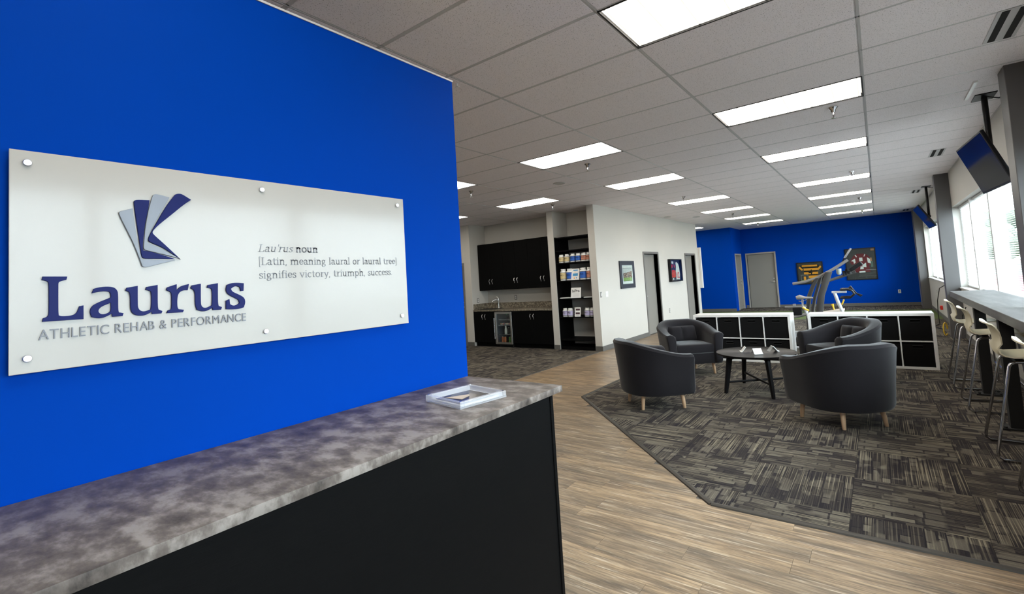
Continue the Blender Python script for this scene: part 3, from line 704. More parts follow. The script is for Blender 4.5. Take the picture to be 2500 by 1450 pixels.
b = B(); b.lathe([(.028,0),(.028,.01),(.020,.03),(.018,.16),(.024,.18),(.026,.23),(.018,.26)]); b.tube([(0,0,.20),(-.03,-.05,.225),(-.07,-.11,.215),(-.09,-.15,.18)], .013, 10); b.build('body', M['steel'], t, True)
B().tube([(0,0,.255),(-.02,.0,.285),(-.06,-.01,.30)], .007).build('lever', M['steel'], t, True)
# fridge
t = thing('beverage_fridge', 'stainless glass-door drinks fridge between the black base cabinets', 'fridge', (-4.89, 4.03, 0))
b = B(); b.box(-.265, .05, .03, -.245, .60, .85).box(.245, .05, .03, .265, .60, .85).box(-.245, .05, .03, .245, .60, .10).box(-.245, .05, .82, .245, .60, .85).box(-.245, .58, .10, .245, .60, .82)
b.build('cabinet_shell', M['black'], t)
b = B(); b.box(-.243, .06, .10, -.24, .575, .82).box(.24, .06, .10, .243, .575, .82).box(-.24, .57, .10, .24, .575, .82); b.build('liner', mat('fridge_liner', (.08,.09,.12), .35), t)
d_ = B(); d_.box(-.262, 0, .075, -.21, .045, .845, bev=.003, seg=1).box(.21, 0, .075, .262, .045, .845, bev=.003, seg=1).box(-.21, 0, .075, .21, .045, .12).box(-.21, 0, .80, .21, .045, .845)
dd = d_.build('door', M['stainless'], t)
bx(-.21, .02, .12, .21, .026, .80).build('glass_pane', M['glass'], dd)
b = B(); b.cyl((-.245, -.04, .20), (-.245, -.04, .70), .010).cyl((-.245, -.04, .25), (-.245, 0, .25), .007).cyl((-.245, -.04, .65), (-.245, 0, .65), .007); b.build('bar_handle', M['alu'], dd, True)
for z in (.29, .52, .65):
    b = B()
    for k in range(9): b.cyl((-.235, .08+k*.055, z), (.235, .08+k*.055, z), .0025, n=5)
    b.box(-.235, .065, z-.006, .235, .073, z+.006); b.build('wire_shelf', M['chrome'], t)
b = B(); b.cyl((-.2,.3,.015),(-.2,.3,.03),.015).cyl((.2,.1,0),(.2,.1,.03),.015).cyl((-.2,.1,0),(-.2,.1,.03),.015).cyl((.2,.3,0),(.2,.3,.03),.015).build('feet', M['chrome'], t)
bx(.10, .022, .785, .106, .0195, .790).build('display', mat('fridge_display', (.1,.4,.15), .4, emit=(.1,1,.3), es=2), t)
# drinks
def can(x, label, mt):
    t_ = thing('drink_can', label, 'can', (x, 4.15, .103), 0, 'drink cans on the fridge floor')
    B().lathe([(.020,0),(.029,.008),(.029,.118),(.024,.132)]).build('body', mt, t_, True)
    B().lathe([(.024,.1325),(.024,.136),(.021,.136),(.020,.134)]).build('lid', M['alu'], t_, True)
cr = mat('can_orange', (.45,.13,.05), .35, .3); cg = mat('can_green', (.12,.35,.07), .35, .3)
can(-5.02, 'orange-red can at left of fridge floor', cr); can(-4.945, 'orange-red can, second from left on fridge floor', cr)
can(-4.80, 'green can on fridge floor', cg); can(-4.72, 'orange-red can at right of fridge floor', cr)
t = thing('milk_bottle', 'white plastic bottle on the fridge wire shelf', 'bottle', (-4.95, 4.2, .2985))
B().lathe([(.034,0),(.036,.01),(.036,.10),(.022,.15),(.020,.165)]).build('body', M['paper'], t, True); B().lathe([(.024,.165),(.024,.195),(.020,.197)]).build('cap', M['plate'], t, True)
t = thing('water_bottle', 'small clear bottle beside the white bottle in the fridge', 'bottle', (-4.86, 4.2, .2985))
B().lathe([(.022,0),(.024,.01),(.024,.10),(.010,.13),(.010,.145)]).build('body', M['acryl'], t, True); B().lathe([(.012,.145),(.012,.158),(.011,.16)]).build('cap', M['paper'], t, True)
for k in range(6):
    t = thing('snack_bar', 'wrapped snack bar %s in the row on the middle fridge shelf' % ['at the left end', 'second from left', 'third from left', 'fourth from left', 'second from right', 'at the right end'][k], 'snack', (-5.06+k*.062, 4.16, .5285), 0, 'snack bars on the fridge shelf')
    bx(-.026, 0, 0, .026, .12, .035, bev=.006).build('wrapper', [M['paper'], M['redp']][k % 3 == 1], t)
    bx(-.02, -.001, .008, .02, .0, .027).build('wrapper_label', [M['gold'], M['paper'], M['navy']][k % 3], t)
b = B(); b.lathe([(.03,0),(.07,.03),(.075,.05),(.07,.052),(.02,.006)]); tag(b.build('glass_bowl', M['acryl'], None, True), 'small clear bowl on the top fridge shelf', 'bowl'); bpy.data.objects['glass_bowl'].location = (-4.87, 4.25, .6585)
# wall plates (outlets / switches)
def plate(label, loc, axis, w=.075, h=.118, m_='plate', kind='outlet'):
    t = thing('wall_outlet' if kind == 'outlet' else 'light_switch', label, kind, loc)
    rz = {'y-': 0, 'x+': PI/2, 'x-': -PI/2}[axis]; t.rotation_euler = (0,0,rz)
    bx(-w/2, -.006, -h/2, w/2, 0, h/2, bev=.002, seg=1).build('cover', M[m_], t)
    b = B()
    if kind == 'outlet': b.box(-.017, -.008, .006, .017, -.006, .038).box(-.017, -.008, -.038, .017, -.006, -.006)
    else: b.box(-.012, -.010, -.03, .012, -.006, .03)
    b.build('insert', M['plategrey'] if kind == 'outlet' and m_ == 'plate' else M['plate'], t)
plate('grey outlet above the worktop, middle of kitchenette wall', (-4.93, 4.65, 1.16), 'y-', m_='plategrey')
plate('grey outlet in kitchenette back wall beside the right pillar', (-3.55, 4.65, 1.16), 'y-', m_='plategrey')
plate('outlet on the side wall left of the tap', (-5.855, 4.25, 1.13), 'x+', m_='plategrey')
plate('small grey switch near the corner of the white corridor wall', (-2.28, 4.13, 1.165), 'x+', m_='plategrey', kind='switch')
plate('white double switch on the white corridor wall', (-2.28, 4.40, 1.165), 'x+', w=.115, kind='switch')
plate('outlet low on white wall between the two corridor doors', (-2.28, 8.13, .505), 'x+', m_='plategrey')
plate('white outlet low on the blue back wall', (2.90, YB, .466), 'y-')
plate('small outlet low under the far window', (WX, 11.81, .62), 'x-')
plate('outlet under the window behind the bar table', (WX, 2.9, .42), 'x-')
# niche shelf unit
t = thing('shelving_unit', 'tall black open shelving unit in the niche beside white corridor wall', 'shelf', (-2.875, 4.06, 0))
for s_ in (-1, 1): bx(s_*.43-.01 if s_ < 0 else .42, 0, 0, -.42 if s_ < 0 else .43, .585, 2.48, bev=.001, seg=1).build('side_panel', M['cab'], t)
for z in (2.455, 2.16, 1.89, 1.495, 1.105, .70, .21): bx(-.42, .005, z-.012, .42, .58, z+.012, bev=.001, seg=1).build('shelf', M['cab'], t)
bx(-.42, .02, 0, .42, .58, .06).build('plinth', M['cab'], t)
bx(-.42, .57, .198-.2+.0, .42, .585, .35).build('back_rail', M['cab'], t) if False else None
def jar(loc, r, h, lm, label, grp):
    t = thing('supplement_jar', label, 'jar', loc, 0, grp)
    B().lathe([(r*.93,0),(r,.008),(r,h*.70),(r*.92,h*.78),(r*.72,h*.83)], n=22).build('body', M['paper'], t, True)
    b = B().lathe([(r*.74,h*.832),(r*.76,h*.84),(r*.76,h*.985),(r*.70,h)], n=22); b.build('lid', M['paper'], t, True)
    lb = B(); n = 16
    for k in range(n):
        a0, a1 = -PI+PI*k/n, -PI+PI*(k+1)/n
        lb.quad(*[(1.012*r*math.cos(a), 1.012*r*math.sin(a), z) for a, z in ((a0, h*.14), (a1, h*.14), (a1, h*.66), (a0, h*.66))])
    l_ = lb.build('jar_label', lm, t, True)
    bb_ = B()
    for z in (h*.12, h*.665):
        for k in range(n):
            a0, a1 = -PI+PI*k/n, -PI+PI*(k+1)/n
            bb_.quad(*[(1.014*r*math.cos(a), 1.014*r*math.sin(a), zz_) for a, zz_ in ((a0, z), (a1, z), (a1, z+.008), (a0, z+.008))])
    bb_.build('label_band', M['black'], t)
    me = textmesh('bi' if r > .09 else 'PRO', r*.62, .0004); e = ext(me)
    me.transform(Matrix(((1,0,0,-(e[0]+e[1])/2), (0,0,-1,-1.03*r), (0,1,0,h*.40), (0,0,0,1)))); me.materials.append(M['black']); link('label_text', me, t)
ly = mat('label_cream', (.72,.58,.30), .5); lb_ = mat('label_blue', (.02,.12,.5), .5); lr = mat('label_salmon', (.55,.24,.16), .5); lv = mat('label_lilac', (.50,.45,.66), .5)
rn = ['first', 'second', 'third', 'fourth', 'fifth', 'sixth']
for k, (x, lm, cn) in enumerate(((-3.20, ly, 'cream'), (-3.055, ly, 'cream'), (-2.91, lb_, 'blue'), (-2.77, lb_, 'blue'), (-2.635, lr, 'salmon'), (-2.51, lr, 'salmon'))):
    jar((x, 4.15, 1.903), .062, .182, lm, 'white supplement jar with %s label, %s from left on the upper jar shelf' % (cn, rn[k]), 'jars on the upper shelf')
for k, (x, lm, cn) in enumerate(((-3.18, ly, 'cream'), (-3.02, lb_, 'blue'), (-2.68, lb_, 'blue'), (-2.52, lr, 'salmon'))):
    jar((x, 4.16, 1.508), .074 if k != 2 else .08, .255, lm, 'large white supplement jar with %s label, %s from left on the second jar shelf' % (cn, rn[k]), 'large jars on the second shelf')
for k, (x, y) in enumerate(((-3.19, 4.15), (-3.06, 4.15), (-2.99, 4.29), (-2.64, 4.15), (-2.51, 4.15))):
    jar((x, y, .713), .060, .185, lv, 'white supplement jar with lilac label, %s from left on the lowest jar shelf' % rn[k], 'lilac jars on the lowest shelf')
def card(x, z, w, h, label, deco, y=4.10):
    t = thing('display_card', label, 'card', (x, y, z)); th = .18
    R_ = Matrix.Rotation(-th, 4, 'X')
    bx(-w/2, 0, 0, w/2, .004, h, mat=R_).build('card_face', M['paper'], t)
    bx(-w/2, .004, 0, w/2, .07, .004).build('card_foot', M['acryl'], t)
    for (a, b_, c_, d2, mm) in deco: bx(a*w, -.0012, b_*h, c_*w, 0, d2*h, mat=R_).build('printed_block', mm, t)
    return t, R_
pb = mat('print_blue', (.05,.3,.6), .5); pd = mat('print_dark', (.05,.02,.03), .5); pg = mat('print_grey', (.4,.4,.42), .5)
card(-2.86, 1.508, .20, .25, 'white product card with blue blocks between the large jars', [(-.25,.80,.30,.90,pb), (-.30,.36,.32,.58,pb), (-.18,.12,-.05,.22,M['gold']), (.1,.14,.2,.24,pb), (-.1,.66,.0,.72,M['yellow'])])
t, R_ = card(-2.875, 1.118, .25, .225, 'white card printed with a dark word, alone on the middle shelf', [(-.34,.42,.34,.435,pg), (-.30,.32,.30,.335,pg), (-.30,.18,.30,.20,pg)])
me = textmesh('biPro', .085, .0005, .001); e = ext(me); me.transform(R_ @ Matrix(((1,0,0,-(e[0]+e[1])/2), (0,0,-1,-.0008), (0,1,0,.125), (0,0,0,1)))); me.materials.append(M['black']); link('printed_word', me, t)
card(-2.86, .713, .145, .20, 'small white card with dark photos between the lilac jars', [(-.35,.66,.36,.86,pd), (-.35,.26,.36,.46,pd), (-.3,.12,.2,.15,pg)])
for x, w_, lb2 in ((-3.14, .26, 'stack of white leaflets at left of the middle niche shelf'), (-2.57, .20, 'stack of white leaflets at right of the middle niche shelf')):
    t = thing('leaflet_stack', lb2, 'leaflets', (x, 4.14, 1.118))
    for k in range(3): bx(-w_/2+.004*k, -.06+.003*k, .0001+k*.006, w_/2-.003*k, .10, .005+k*.006).build('leaflet', M['paper'], t)

# ------------------------------------------------------------------ pictures
def frame(name, label, origin, rz, w, h, depth, fw, fm, extra):
    """local x right (as seen by viewer), y into wall, z up; origin lower left at wall face"""
    t = thing(name, label, 'picture', origin, rz)
    b = B(); b.box(0, -depth, 0, fw, 0, h, bev=.003, seg=1).box(w-fw, -depth, 0, w, 0, h, bev=.003, seg=1).box(fw, -depth, 0, w-fw, 0, fw).box(fw, -depth, h-fw, w-fw, 0, h)
    b.build('frame', fm, t); extra(t, w, h, depth, fw); return t
def shp(t, pts, y, mt, name, d=.002): B().prism(pts, lambda u, v, z: (u, y-z, v), d).build(name, mt, t)
def R4(a, b_, c_, d_): return [(a, b_), (c_, b_), (c_, d_), (a, d_)]
def team(t, w, h, dp, fw):
    bx(fw, -dp+.012, fw, w-fw, -.004, h-fw).build('mat_board', M['paper'], t)
    y = -dp+.012; a, c_ = fw+.06, w-fw-.06; z0, z1 = fw+.07, h-fw-.07
    shp(t, R4(a-.006, z0-.006, c_+.006, z1+.006), y, M['black'], 'photo_border', .001)
    shp(t, R4(a, z0, c_, z1), y-.001, mat('photo_sky', (.62,.62,.62), .5), 'photo_print', .001)
    shp(t, R4(a, z0, c_, z0+(z1-z0)*.27), y-.002, M['green'], 'photo_grass', .001)
    m_ = mat('photo_crowd', (.3,.2,.15), .6); q = N(m_); vr = q.n('ShaderNodeTexVoronoi'); q.t.links.new(q.mp(q.obj(), (1,1,1)), vr.inputs['Vector']); vr.inputs['Scale'].default_value = 42
    q.base(q.ramp(vr.outputs['Distance'], [(0, (.7,.66,.6)), (.4, (.35,.2,.13)), (.7, (.04,.03,.03))]))
    n = 12; z2 = z0+(z1-z0)*.26; pts = [(a, z2), (c_, z2)]
    for k in range(n+1): pts.append((c_-(c_-a)*k/n, z2+(z1-z2)*(.62-.18*k/n+.05*random.random())))
    shp(t, pts, y-.003, m_, 'photo_crowd', .001)
    bx(fw, -dp+.006, fw, w-fw, -dp+.008, h-fw).build('glazing', M['glass'], t)
GF = 'framed pictures on the white corridor wall'
tag(frame('framed_photo', 'framed team photo with white mat and grass, left of first corridor door', (-2.28, 5.10, 1.243), PI/2, .79, .635, .03, .10, mat('navy_frame', (.012,.013,.022), .35), team), group=GF)
def player(t, w, h, dp, fw):
    bx(fw, -.02, fw, w-fw, -.004, h-fw).build('backing', M['navy'], t); y = -.02
    shp(t, [(.20,.12),(.52,.12),(.54,.30),(.42,.34),(.24,.33)], y, M['redp'], 'red_shape')
    shp(t, [(.18,.46),(.30,.50),(.34,.43),(.24,.38)], y, M['redp'], 'red_stripe'); shp(t, [(.42,.50),(.52,.44),(.50,.38),(.44,.42)], y, M['redp'], 'red_stripe')
    shp(t, [(.24,.52),(.38,.50),(.40,.57),(.26,.59)], y, M['paper'], 'white_stripe'); shp(t, [(.24,.40),(.30,.40),(.29,.44),(.25,.44)], y, M['paper'], 'white_patch')
    shp(t, [(.26,.06),(.36,.05),(.37,.10),(.28,.11)], y, M['paper'], 'white_patch')
    shp(t, [(.56,.06),(.86,.05),(.90,.20),(.86,.40),(.80,.50),(.66,.56),(.58,.54),(.60,.42),(.55,.30),(.58,.18)], y, M['paper'], 'white_jersey')
    me = textmesh('12', .24, .001, .006); me.transform(Matrix(((1,0,0,.59), (0,0,-1,y-.003), (0,1,0,.10), (0,0,0,1)))); me.materials.append(M['redp']); link('number', me, t)
    bx(fw, -dp+.006, fw, w-fw, -dp+.008, h-fw).build('glazing', M['glass'], t)
tag(frame('shadow_box', 'deep black framed box with white jersey number 12, between the corridor doors', (-2.28, 8.27, 1.285), PI/2, .95, .64, .085, .03, M['black'], player), group=GF)
def jersey_gold(t, w, h, dp, fw):
    bx(fw, -.02, fw, w-fw, -.004, h-fw).build('backing', M['darkcard'], t); y = -.02; k = w/.82
    shp(t, [(.24*k,.10*k),(.64*k,.10*k),(.64*k,.60*k),(.70*k,.52*k),(.76*k,.60*k),(.66*k,.71*k),(.16*k,.71*k),(.06*k,.62*k),(.12*k,.52*k),(.22*k,.60*k)], y, M['black'], 'jersey', .004)
    for a, c_, z0, z1 in ((.17,.65,.64,.70), (.22,.66,.50,.58), (.22,.66,.36,.44), (.36,.66,.22,.31), (.36,.66,.10,.18)): shp(t, R4(a*k, z0*k, c_*k, z1*k), y-.004, M['gold'], 'jersey_stripe')
    shp(t, [(.06*k,.61*k),(.10*k,.66*k),(.20*k,.54*k),(.16*k,.50*k)], y-.004, M['gold'], 'sleeve_stripe'); shp(t, [(.78*k,.61*k),(.74*k,.66*k),(.64*k,.54*k),(.68*k,.50*k)], y-.004, M['gold'], 'sleeve_stripe')
    me = textmesh('4', .27*k, .001, .004); me.transform(Matrix(((1,0,0,.36*k), (0,0,-1,y-.007), (0,1,0,.34*k), (0,0,0,1)))); me.materials.append(M['black']); link('number', me, t)
    shp(t, R4(.12*k,.08*k,.34*k,.34*k), y-.005, M['paper'], 'small_photo'); shp(t, R4(.125*k,.085*k,.335*k,.15*k), y-.0075, M['green'], 'photo_grass', .0005); shp(t, R4(.125*k,.15*k,.335*k,.335*k), y-.0075, M['darkcard'], 'photo_dark', .0005); shp(t, R4(.20*k,.13*k,.27*k,.28*k), y-.0085, M['gold'], 'photo_figure', .0005)
    bx(fw, -dp+.006, fw, w-fw, -dp+.008, h-fw).build('glazing', M['glass'], t)
GJ = 'framed jerseys on the blue back wall'
tag(frame('framed_jersey', 'framed black and gold striped jersey number 4 on blue back wall', (-.005, YB, .825), 0, .82, .805, .05, .035, M['black'], jersey_gold), group=GJ)
def jersey_red(t, w, h, dp, fw):
    bx(fw, -.02, fw, w-fw, -.004, h-fw).build('backing', M['darkcard'], t); y = -.02; k = w/.87
    shp(t, [(.26*k,.26*k),(.68*k,.26*k),(.66*k,.50*k),(.74*k,.48*k),(.76*k,.66*k),(.64*k,.84*k),(.52*k,.90*k),(.36*k,.90*k),(.24*k,.84*k),(.12*k,.64*k),(.18*k,.52*k),(.27*k,.56*k)], y, M['maroon'], 'jersey', .004)
    for p in ([(.16,.66),(.28,.74),(.29,.60),(.24,.56),(.23,.64)], [(.62,.76),(.72,.68),(.71,.54),(.63,.58)], [(.40,.64),(.49,.64),(.49,.76),(.40,.76)], [(.47,.50),(.58,.58),(.58,.42),(.48,.44)], [(.40,.36),(.50,.36),(.50,.46),(.42,.46)], [(.37,.24),(.54,.25),(.54,.30),(.37,.29)], [(.28,.86),(.31,.87),(.34,.80),(.32,.78)], [(.58,.86),(.56,.88),(.53,.80),(.55,.79)]):
        shp(t, [(a*k, b_*k) for a, b_ in p], y-.004, M['paper'], 'white_lettering')
    shp(t, R4(.74*k,.98*k,.83*k,1.045*k), y, M['skin'], 'corner_label'); shp(t, R4(.70*k,.62*k,.75*k,.74*k), y-.006, M['skin'], 'figure_print', .001); shp(t, R4(.71*k,.42*k,.77*k,.62*k), y-.006, mat('grey_green_print', (.10,.16,.13), .6), 'figure_print', .001)
    shp(t, R4(.56*k,.325*k,.84*k,.335*k), y-.006, pg, 'thin_line', .001)
    bx(fw, -dp+.006, fw, w-fw, -dp+.008, h-fw).build('glazing', M['glass'], t)
tag(frame('framed_jersey', 'larger framed maroon jersey with white numerals on blue back wall', (1.50, YB, .905), 0, .87, 1.09, .05, .03, M['black'], jersey_red), group=GJ)
t = thing('wall_panel', 'narrow pale panel at the far end of the white corridor wall', 'panel', (-2.28, 11.06, .99))
bx(0, 0, 0, .115, .07, 1.32, bev=.004, seg=1).build('board', M['white'], t); bx(.05, -.003, .02, .056, 0, 1.30).build('groove', M['wood'], t)

# ------------------------------------------------------------------ cube shelves and bins
def cube_shelf(label, loc, w):
    t = thing('cube_shelf', label, 'shelf', loc, 0, 'low white cube shelves'); d, h, f, i = .39, .77, .038, .016
    bx(0, 0, h-f, w, d, h, bev=.001, seg=1).build('top_board', M['white'], t); bx(0, 0, 0, w, d, f, bev=.001, seg=1).build('bottom_board', M['white'], t)
    for x in (0, w-f): bx(x, 0, f, x+f, d, h-f, bev=.001, seg=1).build('side_board', M['white'], t)
    c = (w-2*f-3*i)/4
    for k in (1, 2, 3):
        x = f+k*c+(k-1)*i; bx(x, .002, f, x+i, d, h-f).build('divider', M['white'], t)
    bx(f, .003, h/2-i/2, w-f, d-.001, h/2+i/2).build('middle_board', M['white'], t)
    return c
def bin_(w, h, loc, label, flap):
    t = thing('storage_bin', label, 'bin', loc, 0, 'black fabric bins in the cube shelves'); wt = .006; d = .36
    b = B(); b.box(0, 0, 0, w, wt, h*.82).box(0, 0, h*.90, w, wt, h).box(0, 0, h*.82, w*.34, wt, h*.90).box(w*.66, 0, h*.82, w, wt, h*.90)
    b.box(0, wt, 0, wt, d, h).box(w-wt, wt, 0, w, d, h).box(wt, d-wt, 0, w-wt, d, h).box(wt, wt, 0, w-wt, d-wt, wt)
    b.build('box_body', M['bin'], t)
    b = B(); b.box(w*.33, -.003, h*.895, w*.67, 0, h*.925).box(w*.33, -.003, h*.80, w*.67, 0, h*.82); b.build('handle_trim', M['blackmat'], t)
    return t
for nm, loc, w in (('left-hand', (-.245, 3.585, 0), 1.49), ('right-hand', (1.478, 3.595, 0), 1.475)):
    c = cube_shelf('low white cube shelf, %s one, %s' % (nm, 'behind the coffee table' if nm[0] == 'l' else 'nearer the windows'), loc, w)
    for k in range(4):
        for r_ in (0, 1):
            x = loc[0]+.038+k*(c+.016)+.004; z = .038+.001 if r_ == 0 else .77/2+.009
            bin_(c-.008, .315, (x, loc[1]+.012, z), 'black fabric storage bin, %s row, %s column of %s cube shelf' % (('bottom', 'top')[r_], rn[k], nm), r_)

# ------------------------------------------------------------------ armchairs
def make_chair():
    t = thing('armchair', 'x', 'armchair', (0,0,0), 0, 'charcoal tub armchairs around the coffee table')
    # plan path of shell centre line, from right front to left front
    a, yf, yc, ry = .335, .318, .02, .325
    path = []
    for k in range(5): path.append((a, yf-(yf-yc)*k/5, 0))
    for k in range(21):
        th = PI*k/20; path.append((a*math.cos(th), yc-ry*math.sin(th)**.85 if math.sin(th) > 0 else yc, math.sin(th)))
    for k in range(1, 6): path.append((-a, yc+(yf-yc)*k/5, 0))
    n = len(path); b = B(); rings = []
    for k, (x, y, bk) in enumerate(path):
        p0, p1 = path[max(k-1, 0)], path[min(k+1, n-1)]
        dx, dy = p1[0]-p0[0], p1[1]-p0[1]; l = math.hypot(dx, dy); nx, ny = dy/l, -dx/l      # outward?
        if nx*x+ny*(y-yc-.3) < 0: nx, ny = -nx, -ny
        fr = max(0, (y-yc)/(yf-yc)) if bk == 0 else 0
        zt = .615 + .165*(1-fr)**1.5*(.30+.70*min(1, bk*1.15)) if bk > 0 else .615+.05*(1-fr)**2
        fl_ = .030 + .020*bk; T_ = .055
        prof = [(T_-.018, .17), (T_, .20), (T_+fl_*.35, .40), (T_+fl_, zt-.07), (T_+fl_+.008, zt-.035), (T_+fl_-.010, zt-.008), (fl_*.7+.008, zt), (fl_*.6-.030, zt-.008), (-T_+fl_*.3+.002, zt-.035), (-T_+.002, zt-.08), (-T_, .42), (-T_, .30), (-T_+.01, .17)]
        rings.append([b.bm.verts.new((x+nx*o_, y+ny*o_, z)) for o_, z in prof])
    # rounded end caps
    def cap(ring, s):
        c = sum((v.co for v in ring), Vector())/len(ring)
        r2 = [b.bm.verts.new(c+(v.co-c)*.93+Vector((0, .012, 0))) for v in ring]; r3 = [b.bm.verts.new(c+(v.co-c)*.80+Vector((0, .018, 0))) for v in ring]
        return r2, r3
    c2, c3 = cap(rings[0], 1); d2, d3 = cap(rings[-1], 1)
    b.skin([c3, c2] + rings + [d2, d3])
    b.build('shell', M['fabric'], t, True)
    # seat base between the arms
    def uplan(w, yb, yfr, n_=14):
        pts = [(w, yfr), (w, yc)]
        for k in range(1, n_): th = PI*k/n_; pts.append((w*math.cos(th), yc-(yc-yb)*math.sin(th)))
        pts += [(-w, yc), (-w, yfr)]; return pts
    B().prism(uplan(.278, -.24, .308), lambda u, v, z: (u, v, .172+z), .15).build('seat_base', M['fabric'], t)
    b = B(); rs = []
    for sc_, z in ((.93, .325), (.985, .335), (1.0, .36), (1.0, .415), (.985, .438), (.93, .452), (.70, .460), (.30, .462)):
        rs.append([b.bm.verts.new((u*sc_, .05+(v-.05)*sc_, z)) for u, v in uplan(.274, -.235, .318)])
    b.skin(rs); b.build('seat_cushion', M['fabric'], t, True)
    b = B(); n_ = 12
    def pil(u, v, s):
        f = max(0, 1-abs(u)**4)*max(0, 1-abs(v)**4); th = .055*f**.5*(1-.35*math.exp(-(u/.06)**2))
        return Vector((.225*u, s*th, .125*v))
    Rp = Matrix.Translation((0, -.165, .560)) @ Matrix.Rotation(math.radians(10), 4, 'X')
    for s in (-1, 1):
        g_ = [[b.bm.verts.new(Rp @ pil(-1+2*i/n_*1., -1+2*j/n_, s)) for j in range(n_+1)] for i in range(n_+1)]
        for i in range(n_):
            for j in range(n_): b.bm.faces.new((g_[i][j], g_[i+1][j], g_[i+1][j+1], g_[i][j+1]))
    bmesh.ops.remove_doubles(b.bm, verts=b.bm.verts, dist=.0005)
    cu = b.build('back_cushion', M['fabric'], t, True)
    B().tube([Rp @ Vector((0.002, .040, -.11+.22*k/6)) for k in range(7)], .003, 6).build('piping', M['blackmat'], cu, True)
    for x, y in ((-.29, .225), (.29, .225), (-.195, -.21), (.195, -.21)):
        sx, sy = (.012 if x > 0 else -.012), (.010 if y > 0 else -.018)
        B().skin_leg(x, y, sx, sy).build('leg', M['wood'], t, True)
    return t
def skin_leg(s, x, y, sx, sy):
    return s.tube([(x-sx, y-sy, .185), (x, y, .09), (x+sx*.6, y+sy*.6, .006), (x+sx*.6, y+sy*.6, 0.004)], .02, 14, rs=[.0235, .0205, .0165, .014])
B.skin_leg = skin_leg
ch = make_chair()
CH = [((.177, .516), (.70, .717), 'charcoal tub armchair at front left, back turned, nearest the plank floor'),
      ((2.052, .616), (-.643, .767), 'largest charcoal tub armchair at front right, back turned to the camera'),
      ((-.016, 2.452), (.64, -.77), 'charcoal tub armchair at back left, seat and back cushion facing the camera'),
      ((1.955, 2.59), (-.75, -.66), 'charcoal tub armchair at back right, in front of the right-hand cube shelf')]
for k, ((x, y), (fx, fy), lab) in enumerate(CH):
    rz = math.atan2(fy, fx)-PI/2
    if k == 0: ch.location = (x, y, .006); ch.rotation_euler = (0,0,rz); ch['label'] = lab
    else: dup(ch, (x, y, .006), rz, lab)

# ------------------------------------------------------------------ coffee table
TC = Vector((1.105, 1.585, .006))
t = thing('coffee_table', 'round black coffee table with four splayed legs between the armchairs', 'table', TC)
B().lathe([(.0,.452),(.42,.452),(.44,.458),(.452,.474),(.453,.480),(.447,.482),(.438,.476),(.0,.4755)], n=64).build('tabletop', M['blackwood'], t, True)
feet = [(.783,1.331), (1.32,1.251), (1.436,1.848), (.855,1.975)]
fts = [Vector((x, y, 0.006))-TC for x, y in feet]
tops = []
for f in fts:
    f.z = 0; tp = Vector((f.x*.80, f.y*.80, .452)); tops.append(tp)
    ang = math.atan2(f.y, f.x); b = B(); rr = []
    for z, w1, w2 in ((0, .020, .018), (.12, .026, .023), (.40, .032, .026), (.452, .032, .026)):
        c = f.lerp(tp, z/.452); u = Vector((math.cos(ang), math.sin(ang), 0)); v = Vector((-u.y, u.x, 0))
        rr.append([b.bm.verts.new(c+u*a_*w1+v*b_*w2+Vector((0,0,0))) for a_, b_ in ((1,-.5),(1,.5),(.5,1),(-.5,1),(-1,.5),(-1,-.5),(-.5,-1),(.5,-1))])
    b.skin(rr); b.build('leg', M['blackwood'], t)
for a, c in ((0, 2), (1, 3)):
    z = .135 if a == 0 else .150
    p, q_ = fts[a].lerp(tops[a], z/.452), fts[c].lerp(tops[c], z/.452); B().cyl(p, q_, .014, n=12).build('stretcher', M['blackwood'], t, True)
b = B()
for k in range(4):
    p, q_ = tops[k].copy(), tops[(k+2)%4].copy()
    if k < 2:
        d = (q_-p).normalized(); nn = Vector((-d.y, d.x, 0))*.012
        b.bm.faces.ensure_lookup_table(); vs = []
        pts = [p+Vector((0,0,-.05)), p, q_, q_+Vector((0,0,-.05)), q_-d*.12+Vector((0,0,-.022)), p+d*.12+Vector((0,0,-.022))]
        A_ = [b.bm.verts.new(v+nn) for v in pts]; B_ = [b.bm.verts.new(v-nn) for v in pts]
        b.bm.faces.new(A_); b.bm.faces.new(B_[::-1])
        for i in range(6): b.bm.faces.new((A_[i], A_[(i+1)%6], B_[(i+1)%6], B_[i]))
b.build('apron', M['blackwood'], t)
def holder(label, x, y, rz, w=.10):
    t = thing('card_holder', label, 'card holder', (x, y, .4835), rz, 'card holders on the coffee table')
    R1 = Matrix.Rotation(math.radians(-38), 4, 'X')
    bx(-w/2, 0, 0, w/2, .008, .08, mat=Matrix.Translation((0,-.045,.003)) @ R1).build('face', M['paper'], t)
    bx(-w/2, 0, 0, w/2, .003, .07, mat=Matrix.Translation((0,.055,.002)) @ Matrix.Rotation(math.radians(38), 4, 'X')).build('support', M['acryl'], t)
    bx(-w/2, -.056, 0, w/2, -.035, .009, bev=.002, seg=1).build('lip', M['paper'], t)
holder('white card holder at left of coffee table, seen edge on', .985, 1.58, math.radians(-70))
holder('white card holder with card facing the camera, middle of the coffee table', 1.15, 1.45, math.radians(32))
holder('white card holder at right of coffee table, turned sideways', 1.285, 1.70, math.radians(118))

